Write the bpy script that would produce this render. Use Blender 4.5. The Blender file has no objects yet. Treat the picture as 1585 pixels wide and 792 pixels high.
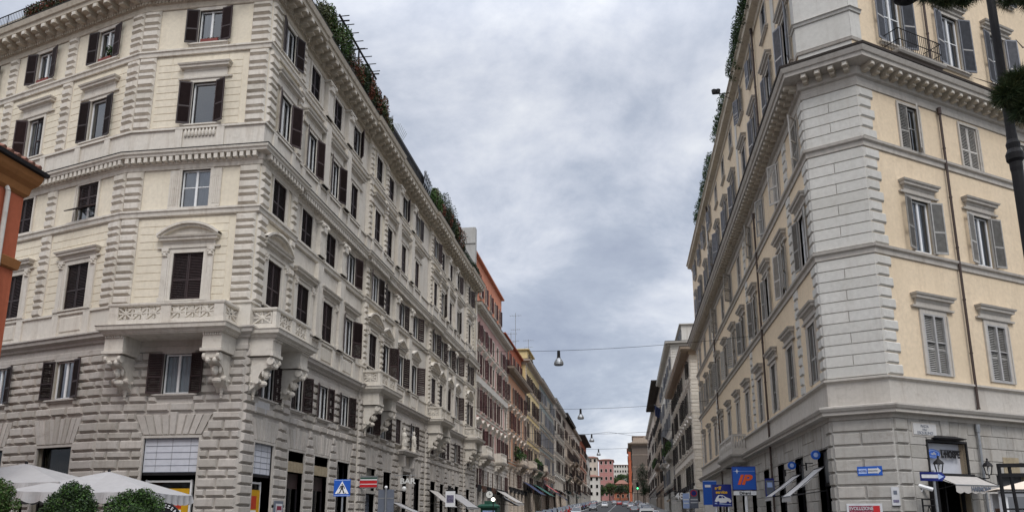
import bpy, math, random
from mathutils import Matrix, Vector
R = math.radians
rnd = random.Random(7)
SC = bpy.context.scene
COL = SC.collection

# ------------------------------------------------------------------ materials
MATS = {}
def nodes(name):
    m = bpy.data.materials.new(name); m.use_nodes = True
    nt = m.node_tree; nt.nodes.clear()
    out = nt.nodes.new('ShaderNodeOutputMaterial'); b = nt.nodes.new('ShaderNodeBsdfPrincipled')
    nt.links.new(b.outputs[0], out.inputs[0]); MATS[name] = m
    return m, nt, b, out
def L(nt, a, b): nt.links.new(a, b)
def noise(nt, vec, scale, detail=4, rough=.55, dist=0):
    n = nt.nodes.new('ShaderNodeTexNoise'); n.inputs['Scale'].default_value = scale
    n.inputs['Detail'].default_value = detail; n.inputs['Roughness'].default_value = rough
    n.inputs['Distortion'].default_value = dist
    if vec is not None: L(nt, vec, n.inputs['Vector'])
    return n.outputs[0]
def ramp(nt, fac, stops):
    r = nt.nodes.new('ShaderNodeValToRGB'); L(nt, fac, r.inputs[0]); e = r.color_ramp.elements
    while len(e) < len(stops): e.new(.5)
    for el, (p, c) in zip(e, stops):
        el.position = p; el.color = (c[0], c[1], c[2], 1) if hasattr(c, '__len__') else (c, c, c, 1)
    return r.outputs[0]
def mixc(nt, fac, a, b, mode='MIX'):
    m = nt.nodes.new('ShaderNodeMix'); m.data_type = 'RGBA'; m.blend_type = mode
    for s, v in ((0, fac), (6, a), (7, b)):
        if hasattr(v, 'links') or hasattr(v, 'is_linked'): L(nt, v, m.inputs[s])
        elif s == 0: m.inputs[0].default_value = v
        else: m.inputs[s].default_value = (v[0], v[1], v[2], 1)
    return m.outputs[2]
def pos(nt, sx=1, sy=1, sz=1):
    g = nt.nodes.new('ShaderNodeNewGeometry'); mp = nt.nodes.new('ShaderNodeMapping')
    mp.inputs['Scale'].default_value = (sx, sy, sz); L(nt, g.outputs['Position'], mp.inputs[0])
    return mp.outputs[0]
def stone(name, c, dirt=.5, rough=.88, bump=.25, streak=.5, dc=(.42, .38, .34), isl=0):
    """masonry / render: mottled base, vertical rain streaks, grime blotches"""
    m, nt, b, out = nodes(name)
    big = noise(nt, pos(nt), .35, 5, .6); fine = noise(nt, pos(nt), 6, 6, .65)
    st = noise(nt, pos(nt, 1.7, 1.7, .16), 1.5, 7, .66, .8)
    base = mixc(nt, ramp(nt, fine, [(.3, 0), (.75, 1)]), [x*.86 for x in c], [min(1, x*1.07) for x in c])
    base = mixc(nt, ramp(nt, big, [(.35, 0), (.7, .5)]), base, [x*.84 for x in (c[0], c[1]*.985, c[2]*.95)])
    f = ramp(nt, st, [(.50, 0), (.72, streak)])
    base = mixc(nt, f, base, [c[i]*dc[i]*1.25 for i in range(3)])
    blot = ramp(nt, noise(nt, pos(nt, 1, 1, 1.8), 1.3, 7, .7, .6), [(.56, 0), (.74, dirt)])
    base = mixc(nt, blot, base, [c[i]*dc[i] for i in range(3)])
    if isl:
        g = nt.nodes.new('ShaderNodeNewGeometry')
        base = mixc(nt, 1.0, base, ramp(nt, g.outputs['Random Per Island'], [(0, (1-isl, 1-isl*1.05, 1-isl*1.2)), (.5, 1.0), (1, (1+isl*.6, 1+isl*.5, 1+isl*.4))]), 'MULTIPLY')
    L(nt, base, b.inputs['Base Color']); b.inputs['Roughness'].default_value = rough
    b.inputs['Specular IOR Level'].default_value = .25
    bp = nt.nodes.new('ShaderNodeBump'); bp.inputs['Strength'].default_value = bump; bp.inputs['Distance'].default_value = .02
    L(nt, fine, bp.inputs['Height']); L(nt, bp.outputs[0], b.inputs['Normal'])
    return m
def plain(name, c, rough=.6, var=.12, metal=0, spec=.4, scale=5, emit=None):
    m, nt, b, out = nodes(name)
    n = noise(nt, pos(nt), scale, 5, .6)
    col = mixc(nt, ramp(nt, n, [(.3, 0), (.7, 1)]), [x*(1-var) for x in c], [min(1, x*(1+var)) for x in c])
    if 'shutter' in name:          # each leaf has weathered differently
        oi = nt.nodes.new('ShaderNodeObjectInfo'); col = mixc(nt, 1.0, col, ramp(nt, oi.outputs['Random'], [(0, (.7, .68, .66)), (.5, (1, 1, 1)), (1, (1.5, 1.45, 1.4))]), 'MULTIPLY')
    L(nt, col, b.inputs['Base Color']); b.inputs['Roughness'].default_value = rough
    b.inputs['Metallic'].default_value = metal; b.inputs['Specular IOR Level'].default_value = spec
    if emit:
        b.inputs['Emission Color'].default_value = (*c, 1); b.inputs['Emission Strength'].default_value = emit
    return m
def glass(name, ior=2.0, add=.07):
    m, nt, b, out = nodes(name); nt.nodes.remove(b)
    t = nt.nodes.new('ShaderNodeBsdfTransparent'); t.inputs[0].default_value = (.62, .66, .68, 1)
    g = nt.nodes.new('ShaderNodeBsdfGlossy'); g.inputs['Roughness'].default_value = .03; g.inputs[0].default_value = (.9, .92, .95, 1)
    fr = nt.nodes.new('ShaderNodeFresnel'); fr.inputs[0].default_value = ior
    ad = nt.nodes.new('ShaderNodeMath'); ad.operation = 'ADD'; ad.inputs[1].default_value = add
    L(nt, fr.outputs[0], ad.inputs[0])
    bp = nt.nodes.new('ShaderNodeBump'); bp.inputs['Strength'].default_value = .05; bp.inputs['Distance'].default_value = .05
    L(nt, noise(nt, pos(nt), .9, 2), bp.inputs['Height']); L(nt, bp.outputs[0], g.inputs['Normal'])
    mx = nt.nodes.new('ShaderNodeMixShader'); L(nt, ad.outputs[0], mx.inputs[0]); L(nt, t.outputs[0], mx.inputs[1]); L(nt, g.outputs[0], mx.inputs[2])
    L(nt, mx.outputs[0], out.inputs[0])
    return m
def leafmat(name, c):
    m, nt, b, out = nodes(name)
    oi = nt.nodes.new('ShaderNodeNewGeometry')
    n = noise(nt, pos(nt), 9, 3)
    col = mixc(nt, oi.outputs['Random Per Island'], [x*.55 for x in c], [x*1.5 for x in c])
    L(nt, mixc(nt, ramp(nt, n, [(.35, 0), (.65, .5)]), col, [c[0]*1.5, c[1]*1.1, c[2]*.7]), b.inputs['Base Color'])
    b.inputs['Roughness'].default_value = .6; b.inputs['Specular IOR Level'].default_value = .3
    return m

stone('white_stone', (.65, .605, .535), .45, streak=.5)
stone('base_stone', (.49, .455, .415), .5, streak=.4)
stone('cornice_stone', (.56, .50, .41), .7, streak=.55)
stone('cream_plaster', (.73, .66, .53), .2, streak=.2, bump=.1)
stone('yellow_plaster', (.72, .585, .42), .22, streak=.2, bump=.1)
stone('grey_stone', (.57, .553, .515), .16, streak=.22, bump=.12)
stone('trim_stone', (.50, .465, .42), .4, streak=.4)
stone('travertine', (.40, .38, .35), .45, streak=.5)
stone('pink_plaster', (.62, .39, .35), .3)
stone('attic_orange', (.62, .25, .15), .25)
stone('peach_plaster', (.68, .37, .23), .4)
stone('ochre_plaster', (.72, .56, .29), .4)
stone('green_plaster', (.25, .275, .26), .4)
stone('sand_plaster', (.58, .50, .42), .4)
stone('brown_plaster', (.42, .34, .27), .4)
stone('eave_brown', (.30, .13, .045), .3)
stone('brick_red', (.50, .20, .12), .35)
stone('rust_orange', (.43, .12, .06), .25)
stone('pale_plaster', (.60, .57, .52), .35)
stone('rose_plaster', (.48, .24, .22), .3)
stone('dark_plaster', (.16, .13, .11), .3)
stone('grey_concrete', (.42, .41, .39), .5)
stone('dark_eave', (.055, .045, .04), .3)
stone('white_stone_block', (.65, .605, .535), .45, streak=.5, isl=.11)
stone('base_stone_block', (.49, .455, .415), .5, streak=.4, isl=.16)
stone('grey_stone_block', (.57, .553, .515), .16, streak=.22, bump=.12, isl=.06)
stone('travertine_block', (.40, .38, .35), .45, streak=.5, isl=.15)
stone('marble', (.55, .54, .53), .3, streak=.2)
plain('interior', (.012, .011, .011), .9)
plain('room_grey', (.06, .058, .06), .9)
plain('brown_shutter', (.032, .019, .019), .55, .2)
plain('grey_shutter', (.34, .33, .31), .6, .2)
plain('blue_shutter', (.16, .168, .19), .55, .2)
plain('red_shutter', (.06, .02, .022), .55, .2)
plain('black_shutter', (.02, .018, .017), .55, .2)
plain('shutter_trim', (.35, .34, .33), .6)
plain('white_frame', (.74, .74, .73), .5, .05)
plain('curtain', (.62, .63, .65), .9, .1, scale=2)
plain('roller', (.55, .56, .60), .5, .06)
plain('iron', (.016, .015, .016), .6, .2, spec=.2)
plain('flower_red', (.17, .03, .022), .6, .3)
plain('pipe_brown', (.055, .035, .028), .5, .2)
plain('steel', (.30, .31, .32), .4, .15, metal=.6)
plain('lead', (.03, .028, .027), .7, .2)
plain('terracotta', (.30, .07, .04), .8)
plain('tile', (.20, .09, .06), .8, .4)
plain('canvas_white', (.37, .36, .355), .85, .05)
plain('canvas_grey', (.44, .41, .38), .9, .08)
plain('canvas_green', (.03, .12, .09), .8, .1)
plain('canvas_navy', (.03, .04, .10), .8, .1)
plain('sign_blue', (.012, .09, .42), .35, .04)
plain('sign_deep', (.012, .022, .18), .35, .04)
plain('sign_white', (.75, .75, .75), .45, .03)
plain('sign_red', (.50, .02, .025), .45, .05)
plain('sign_orange', (.75, .11, .02), .4, .03)
plain('sign_yellow', (.70, .40, .02), .45, .08)
plain('sign_grey', (.13, .145, .18), .5, .1)
plain('light_blue', (.35, .45, .70), .45, .08)
plain('shop_yellow', (.55, .30, .01), .5, .1)
plain('shop_red', (.45, .04, .015), .5, .1)
plain('tan_panel', (.32, .26, .17), .7, .2)
plain('dark_wood', (.075, .032, .018), .5, .3)
plain('kiosk_green', (.015, .075, .05), .5, .1)
plain('lamp_glass', (.75, .75, .72), .25, .02)
plain('lit_lamp', (1, .93, .8), .4, 0, emit=4)
plain('tail_light', (.9, .03, .02), .4, 0, emit=1.5)
plain('signal_green', (.1, .9, .3), .4, 0, emit=2)
plain('rubber', (.02, .02, .02), .8)
plain('car_glass', (.02, .024, .028), .08, .02, spec=.8)
plain('maroon_print', (.22, .02, .05), .5, .1)
plain('photo_print', (.13, .12, .18), .5, .6, scale=9)
plain('paper', (.55, .55, .56), .8, .1)
plain('booth_cream', (.62, .52, .42), .8, .05)
plain('street_asphalt', (.055, .055, .056), .9, .25, scale=2)
plain('pavement_stone', (.20, .195, .185), .9, .2)
plain('paint_white', (.7, .7, .68), .7, .1)
plain('ground_soil', (.09, .085, .07), .95, .3, scale=.3)
for n, c in (('silver', (.42, .43, .44)), ('white', (.72, .72, .71)), ('black', (.02, .02, .022)), ('red', (.42, .02, .02)), ('blue', (.04, .07, .18)), ('grey', (.14, .145, .15))):
    plain('car_'+n, c, .25, .03, spec=.6)
leafmat('leaf_green', (.038, .088, .016)); leafmat('leaf_dark', (.018, .036, .014)); leafmat('leaf_red', (.13, .04, .022))
leafmat('leaf_pine', (.028, .05, .018)); leafmat('leaf_olive', (.06, .075, .03))
plain('bark', (.06, .045, .035), .9, .3)
glass('glass'); glass('shop_glass', 1.3, .01)

# ------------------------------------------------------------------ mesh helpers
class Fr:
    """facade frame: u to the right as seen from outside, n outward, z up"""
    def __init__(s, P, d):
        s.P = Vector((P[0], P[1])); s.d = Vector(d).normalized(); s.N = Vector((s.d.y, -s.d.x))
    def pt(s, u, n, z): return (s.P.x+s.d.x*u+s.N.x*n, s.P.y+s.d.y*u+s.N.y*n, z)
    def mat(s, u, n, z):
        p = s.pt(u, n, z); d, N = s.d, s.N
        return Matrix(((d.x, -N.x, 0, p[0]), (d.y, -N.y, 0, p[1]), (0, 0, 1, p[2]), (0, 0, 0, 1)))
K = Fr((0, 0), (1, 0))
ORG = {}
def org(o): return ORG.get(o.name, Vector((0, 0, 0))) if o else Vector((0, 0, 0))
class MB:
    def __init__(s): s.v = []; s.f = []; s.m = []; s.mats = []
    def mi(s, name):
        if name not in s.mats: s.mats.append(name)
        return s.mats.index(name)
    def face(s, pts, mat):
        i = len(s.v); s.v.extend(pts); s.f.append(tuple(range(i, i+len(pts)))); s.m.append(s.mi(mat))
    def box(s, F, u0, u1, n0, n1, z0, z1, mat):
        p = [F.pt(u, n, z) for z in (z0, z1) for (u, n) in ((u0, n1), (u1, n1), (u1, n0), (u0, n0))]
        i = len(s.v); s.v.extend(p); k = s.mi(mat)
        for q in ((0, 1, 5, 4), (1, 2, 6, 5), (2, 3, 7, 6), (3, 0, 4, 7), (4, 5, 6, 7), (3, 2, 1, 0)):
            s.f.append(tuple(i+a for a in q)); s.m.append(k)
    def block(s, F, q, n0, proj, bev, mat):
        cx = sum(a[0] for a in q)/4; cz = sum(a[1] for a in q)/4; i = len(s.v)
        s.v.extend(F.pt(a, n0, b) for a, b in q)
        if mat+'_block' in MATS: mat += '_block'
        for a, b in q:
            du, dz = cx-a, cz-b
            s.v.append(F.pt(a+math.copysign(min(bev, abs(du)*.8), du), n0+proj, b+math.copysign(min(bev, abs(dz)*.8), dz)))
        k = s.mi(mat)
        for t in ((4, 5, 6, 7), (0, 1, 5, 4), (1, 2, 6, 5), (2, 3, 7, 6), (3, 0, 4, 7)):
            s.f.append(tuple(i+a for a in t)); s.m.append(k)
    def tube(s, a, b, r, mat, n=8, r2=None, cap=True):
        a, b = Vector(a), Vector(b); r2 = r if r2 is None else r2
        d = (b-a).normalized(); x = d.orthogonal().normalized(); y = d.cross(x); i = len(s.v); k = s.mi(mat)
        for P, q in ((a, r), (b, r2)):
            for j in range(n):
                t = 2*math.pi*j/n; s.v.append(tuple(P+x*math.cos(t)*q+y*math.sin(t)*q))
        for j in range(n):
            s.f.append((i+j, i+(j+1) % n, i+n+(j+1) % n, i+n+j)); s.m.append(k)
        if cap: s.f.append(tuple(i+n+j for j in range(n))); s.f.append(tuple(i+n-1-j for j in range(n))); s.m += [k, k]
    def lathe(s, c, prof, mat, n=14):
        """prof: (r, z) upward, about a vertical axis at c"""
        i = len(s.v); k = s.mi(mat)
        for r, z in prof:
            for j in range(n):
                t = 2*math.pi*j/n; s.v.append((c[0]+r*math.cos(t), c[1]+r*math.sin(t), c[2]+z))
        for a in range(len(prof)-1):
            for j in range(n):
                s.f.append((i+a*n+j, i+a*n+(j+1) % n, i+(a+1)*n+(j+1) % n, i+(a+1)*n+j)); s.m.append(k)
    def ball(s, c, r, mat, n=10, m=6, sq=(1, 1, 1)):
        s_ = len(s.v); k = s.mi(mat)
        for a in range(m+1):
            t = -math.pi/2+math.pi*a/m
            for j in range(n):
                p = 2*math.pi*j/n
                s.v.append((c[0]+r*sq[0]*math.cos(t)*math.cos(p), c[1]+r*sq[1]*math.cos(t)*math.sin(p), c[2]+r*sq[2]*math.sin(t)))
        for a in range(m):
            for j in range(n):
                s.f.append((s_+a*n+j, s_+a*n+(j+1) % n, s_+(a+1)*n+(j+1) % n, s_+(a+1)*n+j)); s.m.append(k)
    def sweep(s, path, prof, mat, caps=True, closed=False):
        """profile (n,z) bottom to top along a plan path travelled with the outside on its right"""
        P = [Vector(p) for p in path]; n = len(P); k = s.mi(mat); off = []
        for i in range(n):
            a = P[i]-P[i-1] if (i > 0 or closed) else None; b = P[(i+1) % n]-P[i] if (i < n-1 or closed) else None
            Ns = [Vector((d.y, -d.x)).normalized() for d in (a, b) if d is not None]
            off.append(Ns[0] if len(Ns) == 1 else (Ns[0]+Ns[1])/max(.15, 1+Ns[0].dot(Ns[1])))
        i0 = len(s.v); q = len(prof)
        for i in range(n):
            for pn, pz in prof: s.v.append((P[i].x+off[i].x*pn, P[i].y+off[i].y*pn, pz))
        for i in range(n if closed else n-1):
            j = (i+1) % n
            for a in range(q-1):
                s.f.append((i0+i*q+a, i0+j*q+a, i0+j*q+a+1, i0+i*q+a+1)); s.m.append(k)
        if caps and not closed:
            s.f.append(tuple(i0+a for a in range(q))); s.f.append(tuple(i0+(n-1)*q+a for a in reversed(range(q)))); s.m += [k, k]
    def hood(s, F, u0, u1, n, prof, mat):
        s.sweep([F.pt(u0, n-.06, 0)[:2], F.pt(u0, n, 0)[:2], F.pt(u1, n, 0)[:2], F.pt(u1, n-.06, 0)[:2]], prof, mat)
    def band(s, F, pts, th, n0, n1, mat):
        """raking / arched moulding through (u,z) points"""
        nn = []
        for i, p in enumerate(pts):
            a = Vector(pts[max(0, i-1)]); b = Vector(pts[min(len(pts)-1, i+1)]); d = (b-a).normalized(); nn.append(Vector((-d.y, d.x)))
        for i in range(len(pts)-1):
            A, B = Vector(pts[i]), Vector(pts[i+1]); C, D = B+nn[i+1]*th, A+nn[i]*th
            s.face([F.pt(*A.to_tuple()[:1], n1, A.y), F.pt(B.x, n1, B.y), F.pt(C.x, n1, C.y), F.pt(D.x, n1, D.y)], mat)
            s.face([F.pt(D.x, n1, D.y), F.pt(C.x, n1, C.y), F.pt(C.x, n0, C.y), F.pt(D.x, n0, D.y)], mat)
            s.face([F.pt(A.x, n0, A.y), F.pt(B.x, n0, B.y), F.pt(B.x, n1, B.y), F.pt(A.x, n1, A.y)], mat)
    def mesh(s, name, o=Vector((0, 0, 0)), smooth=False):
        me = bpy.data.meshes.new(name)
        me.from_pydata([(x-o.x, y-o.y, z-o.z) for x, y, z in s.v], [], s.f)
        for m in s.mats: me.materials.append(MATS[m])
        me.polygons.foreach_set('material_index', s.m)
        if smooth: me.polygons.foreach_set('use_smooth', [True]*len(s.f))
        me.update(); return me
    def build(s, name, parent=None, smooth=False, loc=None, **tags):
        """parent given: world coordinates are kept"""
        o_ = org(parent) if parent else Vector(loc or (0, 0, 0))
        ob = bpy.data.objects.new(name, s.mesh(name, o_, smooth)); COL.objects.link(ob)
        if parent: ob.parent = parent; ORG[ob.name] = o_
        else: ob.location = o_; ORG[ob.name] = o_
        tag(ob, **tags); return ob
def tag(o, label=None, cat=None, group=None, kind=None):
    if label: o['label'] = label
    if cat: o['category'] = cat
    if group: o['group'] = group
    if kind: o['kind'] = kind
    return o
def empty(name, loc, label, cat, group=None, rz=0):
    o = bpy.data.objects.new(name, None); COL.objects.link(o); o.location = loc; o.rotation_euler[2] = rz; o.empty_display_size = .3
    ORG[o.name] = Vector(loc); return tag(o, label, cat, group)
def inst(name, mesh, parent, M):
    """shared mesh under a parent; M is local to the parent"""
    o = bpy.data.objects.new(name, mesh); COL.objects.link(o); o.parent = parent; o.matrix_basis = M; return o
def copy_tree(o, parent=None):
    kids = list(o.children); c = o.copy(); COL.objects.link(c); c.parent = parent
    for k in kids: copy_tree(k, c)
    return c
def text_mesh(txt, size, mat, extrude=.01, align='CENTER', bold=0):
    cu = bpy.data.curves.new('lettering', 'FONT'); cu.body = txt; cu.size = size; cu.extrude = extrude
    cu.align_x = align; cu.align_y = 'CENTER'; cu.offset = bold
    o = bpy.data.objects.new('lettering_tmp', cu); COL.objects.link(o)
    dg = bpy.context.evaluated_depsgraph_get(); me = bpy.data.meshes.new_from_object(o.evaluated_get(dg))
    bpy.data.objects.remove(o); me.materials.clear(); me.materials.append(MATS[mat]); return me
def text(txt, size, F, u, n, z, mat, parent, sx=1, bold=0, name='lettering', shear=0):
    me = text_mesh(txt, size, mat, .006, bold=bold)
    M = Matrix.Translation(-org(parent)) @ F.mat(u, n, z) @ Matrix.Rotation(R(90), 4, 'X') @ Matrix.Diagonal((sx, 1, 1, 1))
    if shear: M = M @ Matrix(((1, shear, 0, 0), (0, 1, 0, 0), (0, 0, 1, 0), (0, 0, 0, 1)))
    me.transform(M)
    o = bpy.data.objects.new(name, me); COL.objects.link(o); o.parent = parent; return o

def wall(mb, F, u0, u1, z0, z1, ops, mat, n=0, depth=.45, back='interior'):
    """wall sheet with real openings: reveals and a dark room behind each"""
    us = sorted({u0, u1, *[a for o in ops for a in o[:2] if u0 < a < u1]}); zs = sorted({z0, z1, *[a for o in ops for a in o[2:4] if z0 < a < z1]})
    for i in range(len(us)-1):
        for j in range(len(zs)-1):
            cu, cz = (us[i]+us[i+1])/2, (zs[j]+zs[j+1])/2
            if any(o[0] < cu < o[1] and o[2] < cz < o[3] for o in ops): continue
            mb.face([F.pt(us[i], n, zs[j]), F.pt(us[i+1], n, zs[j]), F.pt(us[i+1], n, zs[j+1]), F.pt(us[i], n, zs[j+1])], mat)
    for o in ops:
        a, b, c, d = o[:4]
        if not (u0 <= a and b <= u1): continue
        h = n-depth
        mb.face([F.pt(a, n, c), F.pt(a, h, c), F.pt(a, h, d), F.pt(a, n, d)], mat)
        mb.face([F.pt(b, h, c), F.pt(b, n, c), F.pt(b, n, d), F.pt(b, h, d)], mat)
        mb.face([F.pt(a, n, c), F.pt(b, n, c), F.pt(b, h, c), F.pt(a, h, c)], mat)
        mb.face([F.pt(a, h, d), F.pt(b, h, d), F.pt(b, n, d), F.pt(a, n, d)], mat)
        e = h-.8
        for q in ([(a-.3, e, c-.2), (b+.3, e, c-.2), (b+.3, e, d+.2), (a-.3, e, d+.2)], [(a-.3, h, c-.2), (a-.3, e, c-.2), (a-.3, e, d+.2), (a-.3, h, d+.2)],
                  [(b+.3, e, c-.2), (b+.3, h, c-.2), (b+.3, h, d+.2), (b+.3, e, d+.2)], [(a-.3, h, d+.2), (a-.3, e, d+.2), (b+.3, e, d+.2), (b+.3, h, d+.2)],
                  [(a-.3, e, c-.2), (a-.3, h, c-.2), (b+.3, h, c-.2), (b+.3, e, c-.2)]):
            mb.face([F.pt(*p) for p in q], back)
def rust(mb, F, u0, u1, z0, z1, h, ln, mat, n=0, proj=.07, bev=.05, gap=.012, excl=(), vous=(), short=0, seed=1):
    """rusticated courses of bevelled blocks that stop at openings and flat arches"""
    r = random.Random(seed); rows = max(1, round((z1-z0)/h)); hs = [1 if i % 2 == 0 else 1-short for i in range(rows)]
    k = (z1-z0)/sum(hs); z = z0
    for i in range(rows):
        a, b = z, z+hs[i]*k; z = b; mid = (a+b)/2
        cuts = [(o[0], o[1]) for o in excl if o[2] < b-.02 and o[3] > a+.02]
        for (uc, w, za, zb, sp) in vous:
            if za < mid < zb:
                hw = w/2*(1+(sp-1)*(mid-za)/(zb-za)); cuts.append((uc-hw, uc+hw))
        segs = [(u0, u1)]
        for c in sorted(cuts):
            segs = [t for s in segs for t in ([s] if c[1] <= s[0] or c[0] >= s[1] else [x for x in ((s[0], c[0]), (c[1], s[1])) if x[1]-x[0] > .08])]
        for s0, s1 in segs:
            m = max(1, round((s1-s0)/ln)); st = (s1-s0)/m; xs = [s0+st*j for j in range(m+1)]
            if m == 1 and s1-s0 > ln*.75: m = 1
            if i % 2 and m > 1: xs = [s0]+[s0+st*(j+.5) for j in range(m)]+[s1]
            for x0, x1 in zip(xs, xs[1:]):
                mb.block(F, [(x0+gap, a+gap), (x1-gap, a+gap), (x1-gap, b-gap), (x0+gap, b-gap)], n, proj*r.uniform(.9, 1.08), bev, mat)
def vouss(mb, F, uc, w, z0, z1, sp, k, mat, n=0, proj=.07, bev=.03):
    for i in range(k):
        a = uc-w/2+w*i/k; b = a+w/k; A = uc-w/2*sp+w*sp*i/k; B = A+w*sp/k; up = z1+(.12 if i == k//2 else 0)
        mb.block(F, [(a+.012, z0), (b-.012, z0), (B-.012, up), (A+.012, up)], n, proj+(.02 if i == k//2 else 0), bev, mat)
def boxes(F, mb, u0, u1, step, w, n0, n1, z0, z1, mat):
    m = max(1, int((u1-u0)/step))
    for i in range(m):
        c = u0+(u1-u0)*(i+.5)/m; mb.box(F, c-w/2, c+w/2, n0, n1, z0, z1, mat)

# ------------------------------------------------------------------ window kit (local frame K: origin at the middle of the opening's foot)
MC = {}
def surround_mesh(w, h, s):
    key = ('s', w, h, tuple(sorted(s.items())))
    if key in MC: return MC[key]
    mb = MB(); m = s.get('mat', 'white_stone'); aw = s.get('aw', .16); ap = s.get('ap', .06); W = w/2
    mb.box(K, -W-aw, -W, -.02, ap, 0, h, m); mb.box(K, W, W+aw, -.02, ap, 0, h, m)
    mb.box(K, -W-aw, W+aw, -.02, ap+.003, h, h+aw, m)
    mb.box(K, -W-aw-.03, -W-aw+.04, -.02, ap+.03, 0, h, m); mb.box(K, W+aw-.04, W+aw+.03, -.02, ap+.03, 0, h, m)
    if s.get('sill', 1):
        e = s.get('sw', .12); mb.hood(K, -W-aw-e, W+aw+e, 0, [(0, -.16), (.08, -.15), (.10, -.08), (.16, -.07), (.16, -.002), (0, 0)], m)
    hd = s.get('hood'); top = h+aw
    if s.get('pil'):
        for sg in (-1, 1):
            c = sg*(W+aw+.17); mb.box(K, c-.13, c+.13, -.02, .10, 0, top-.12, m)
            mb.box(K, c-.17, c+.17, -.02, .15, -.1, .1, m); mb.box(K, c-.16, c+.16, -.02, .16, top-.12, top+.03, m)
            mb.block(K, [(c-.14, top-.38), (c+.14, top-.38), (c+.14, top-.12), (c-.14, top-.12)], .08, .1, .06, m)
            for j in (-1, 1): mb.ball((c+j*.09, -.17, top-.2), .055, m, 6, 4)
    if hd:
        hz = s['hz']; hw = s['hw']/2; p = s.get('hp', .3)
        mb.box(K, -hw+.18, hw-.18, -.02, .08, top+.003, hz-.16, m)
        mb.hood(K, -hw+.06, hw-.06, 0, [(0, top+.02), (.11, top+.03), (.12, top+.10), (0, top+.11)], m)
        pr = [(0, hz-.2), (.10, hz-.18), (.12, hz-.1), (p-.06, hz-.06), (p-.05, hz+.04), (p, hz+.06), (p+.03, hz+.13), (0, hz+.16)]
        mb.hood(K, -hw+p, hw-p, 0, pr, m)
        if hd == 'brk':
            for sg in (-1, 1): mb.block(K, [(sg*(hw-.42)-.08, hz-.62), (sg*(hw-.42)+.08, hz-.62), (sg*(hw-.42)+.08, hz-.18), (sg*(hw-.42)-.08, hz-.18)], 0, .2, .03, m)
        b = hz+.14
        if hd == 'seg':
            rise = s.get('rise', .6); r = (hw*hw+rise*rise)/(2*rise); a = math.asin(min(1, hw/r))
            pts = [(r*math.sin(-a+2*a*i/16), b+r*math.cos(-a+2*a*i/16)-(r-rise)) for i in range(17)][::-1]
            arc = pts[::-1]
            mb.band(K, arc, .10, 0, p+.02, m)
            inn = [(x*.9, b+(z-b)*.8) for x, z in arc]; mb.band(K, inn, .10, 0, p-.08, m)
            mb.face([K.pt(x, .05, z) for x, z in inn[::-1]][::1], m)
        if hd == 'tri':
            rise = s.get('rise', .55); arc = [(-hw, b), (0, b+rise), (hw, b)]
            mb.band(K, arc, .10, 0, p+.02, m); inn = [(-hw*.86, b), (0, b+rise*.82), (hw*.86, b)]; mb.band(K, inn, .09, 0, p-.08, m)
            mb.face([K.pt(-hw, .04, b), K.pt(hw, .04, b), K.pt(0, .04, b+rise)], m)
    if s.get('apron'):
        mb.box(K, -W-aw, W+aw, -.02, .05, -s['apron'], -.16, m)
    if s.get('balus'):
        z = s['balus']; mb.box(K, -W-.3, W+.3, -.02, .03, -z-.1, -z, m)
        for i in range(9): mb.lathe((-W-.1+(w+.2)*i/8, -.10, -z), [(.04, 0), (.07, .12*z), (.075, .3*z), (.03, .6*z), (.05, z-.16)], m, 6)
    MC[key] = mb.mesh('window_surround'); return MC[key]
def frame_mesh(w, h, mat, style='two', bar=1):
    key = ('f', w, h, mat, style, bar)
    if key in MC: return MC[key]
    mb = MB(); W = w/2; t = .065
    mb.box(K, -W, -W+t, -.17, -.09, 0, h, mat); mb.box(K, W-t, W, -.17, -.09, 0, h, mat)
    mb.box(K, -W+t, W-t, -.17, -.09, h-t, h, mat); mb.box(K, -W+t, W-t, -.17, -.09, 0, t*1.3, mat)
    if style == 'two': mb.box(K, -.05, .05, -.16, -.08, t*1.3, h-t, mat)
    if bar:
        for i in range(1, bar+1):
            z = h*i/(bar+1)+.1; mb.box(K, -W+t, W-t, -.155, -.11, z-.02, z+.02, mat)
    MC[key] = mb.mesh('window_frame'); return MC[key]
def pane_mesh(w, h, g='glass'):
    key = ('p', w, h, g)
    if key not in MC:
        mb = MB(); mb.face([K.pt(-w/2+.03, -.13, .03), K.pt(w/2-.03, -.13, .03), K.pt(w/2-.03, -.13, h-.03), K.pt(-w/2+.03, -.13, h-.03)], g); MC[key] = mb.mesh('glass_pane')
    return MC[key]
def curtain_mesh(w, h, side):
    key = ('c', w, h, side)
    if key not in MC:
        mb = MB(); r = random.Random(5); x0, x1 = {'both': (-w/2, w/2), 'l': (-w/2, -w*.12), 'r': (w*.12, w/2)}[side]; k = 22
        for i in range(k):
            a, b = x0+(x1-x0)*i/k, x0+(x1-x0)*(i+1)/k; f = lambda x: -.26+.035*math.sin(x*31)+.015*math.sin(x*77)
            mb.face([K.pt(a, f(a), .05), K.pt(b, f(b), .05), K.pt(b, f(b), h-.02), K.pt(a, f(a), h-.02)], 'curtain')
        MC[key] = mb.mesh('curtain')
    return MC[key]
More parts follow.
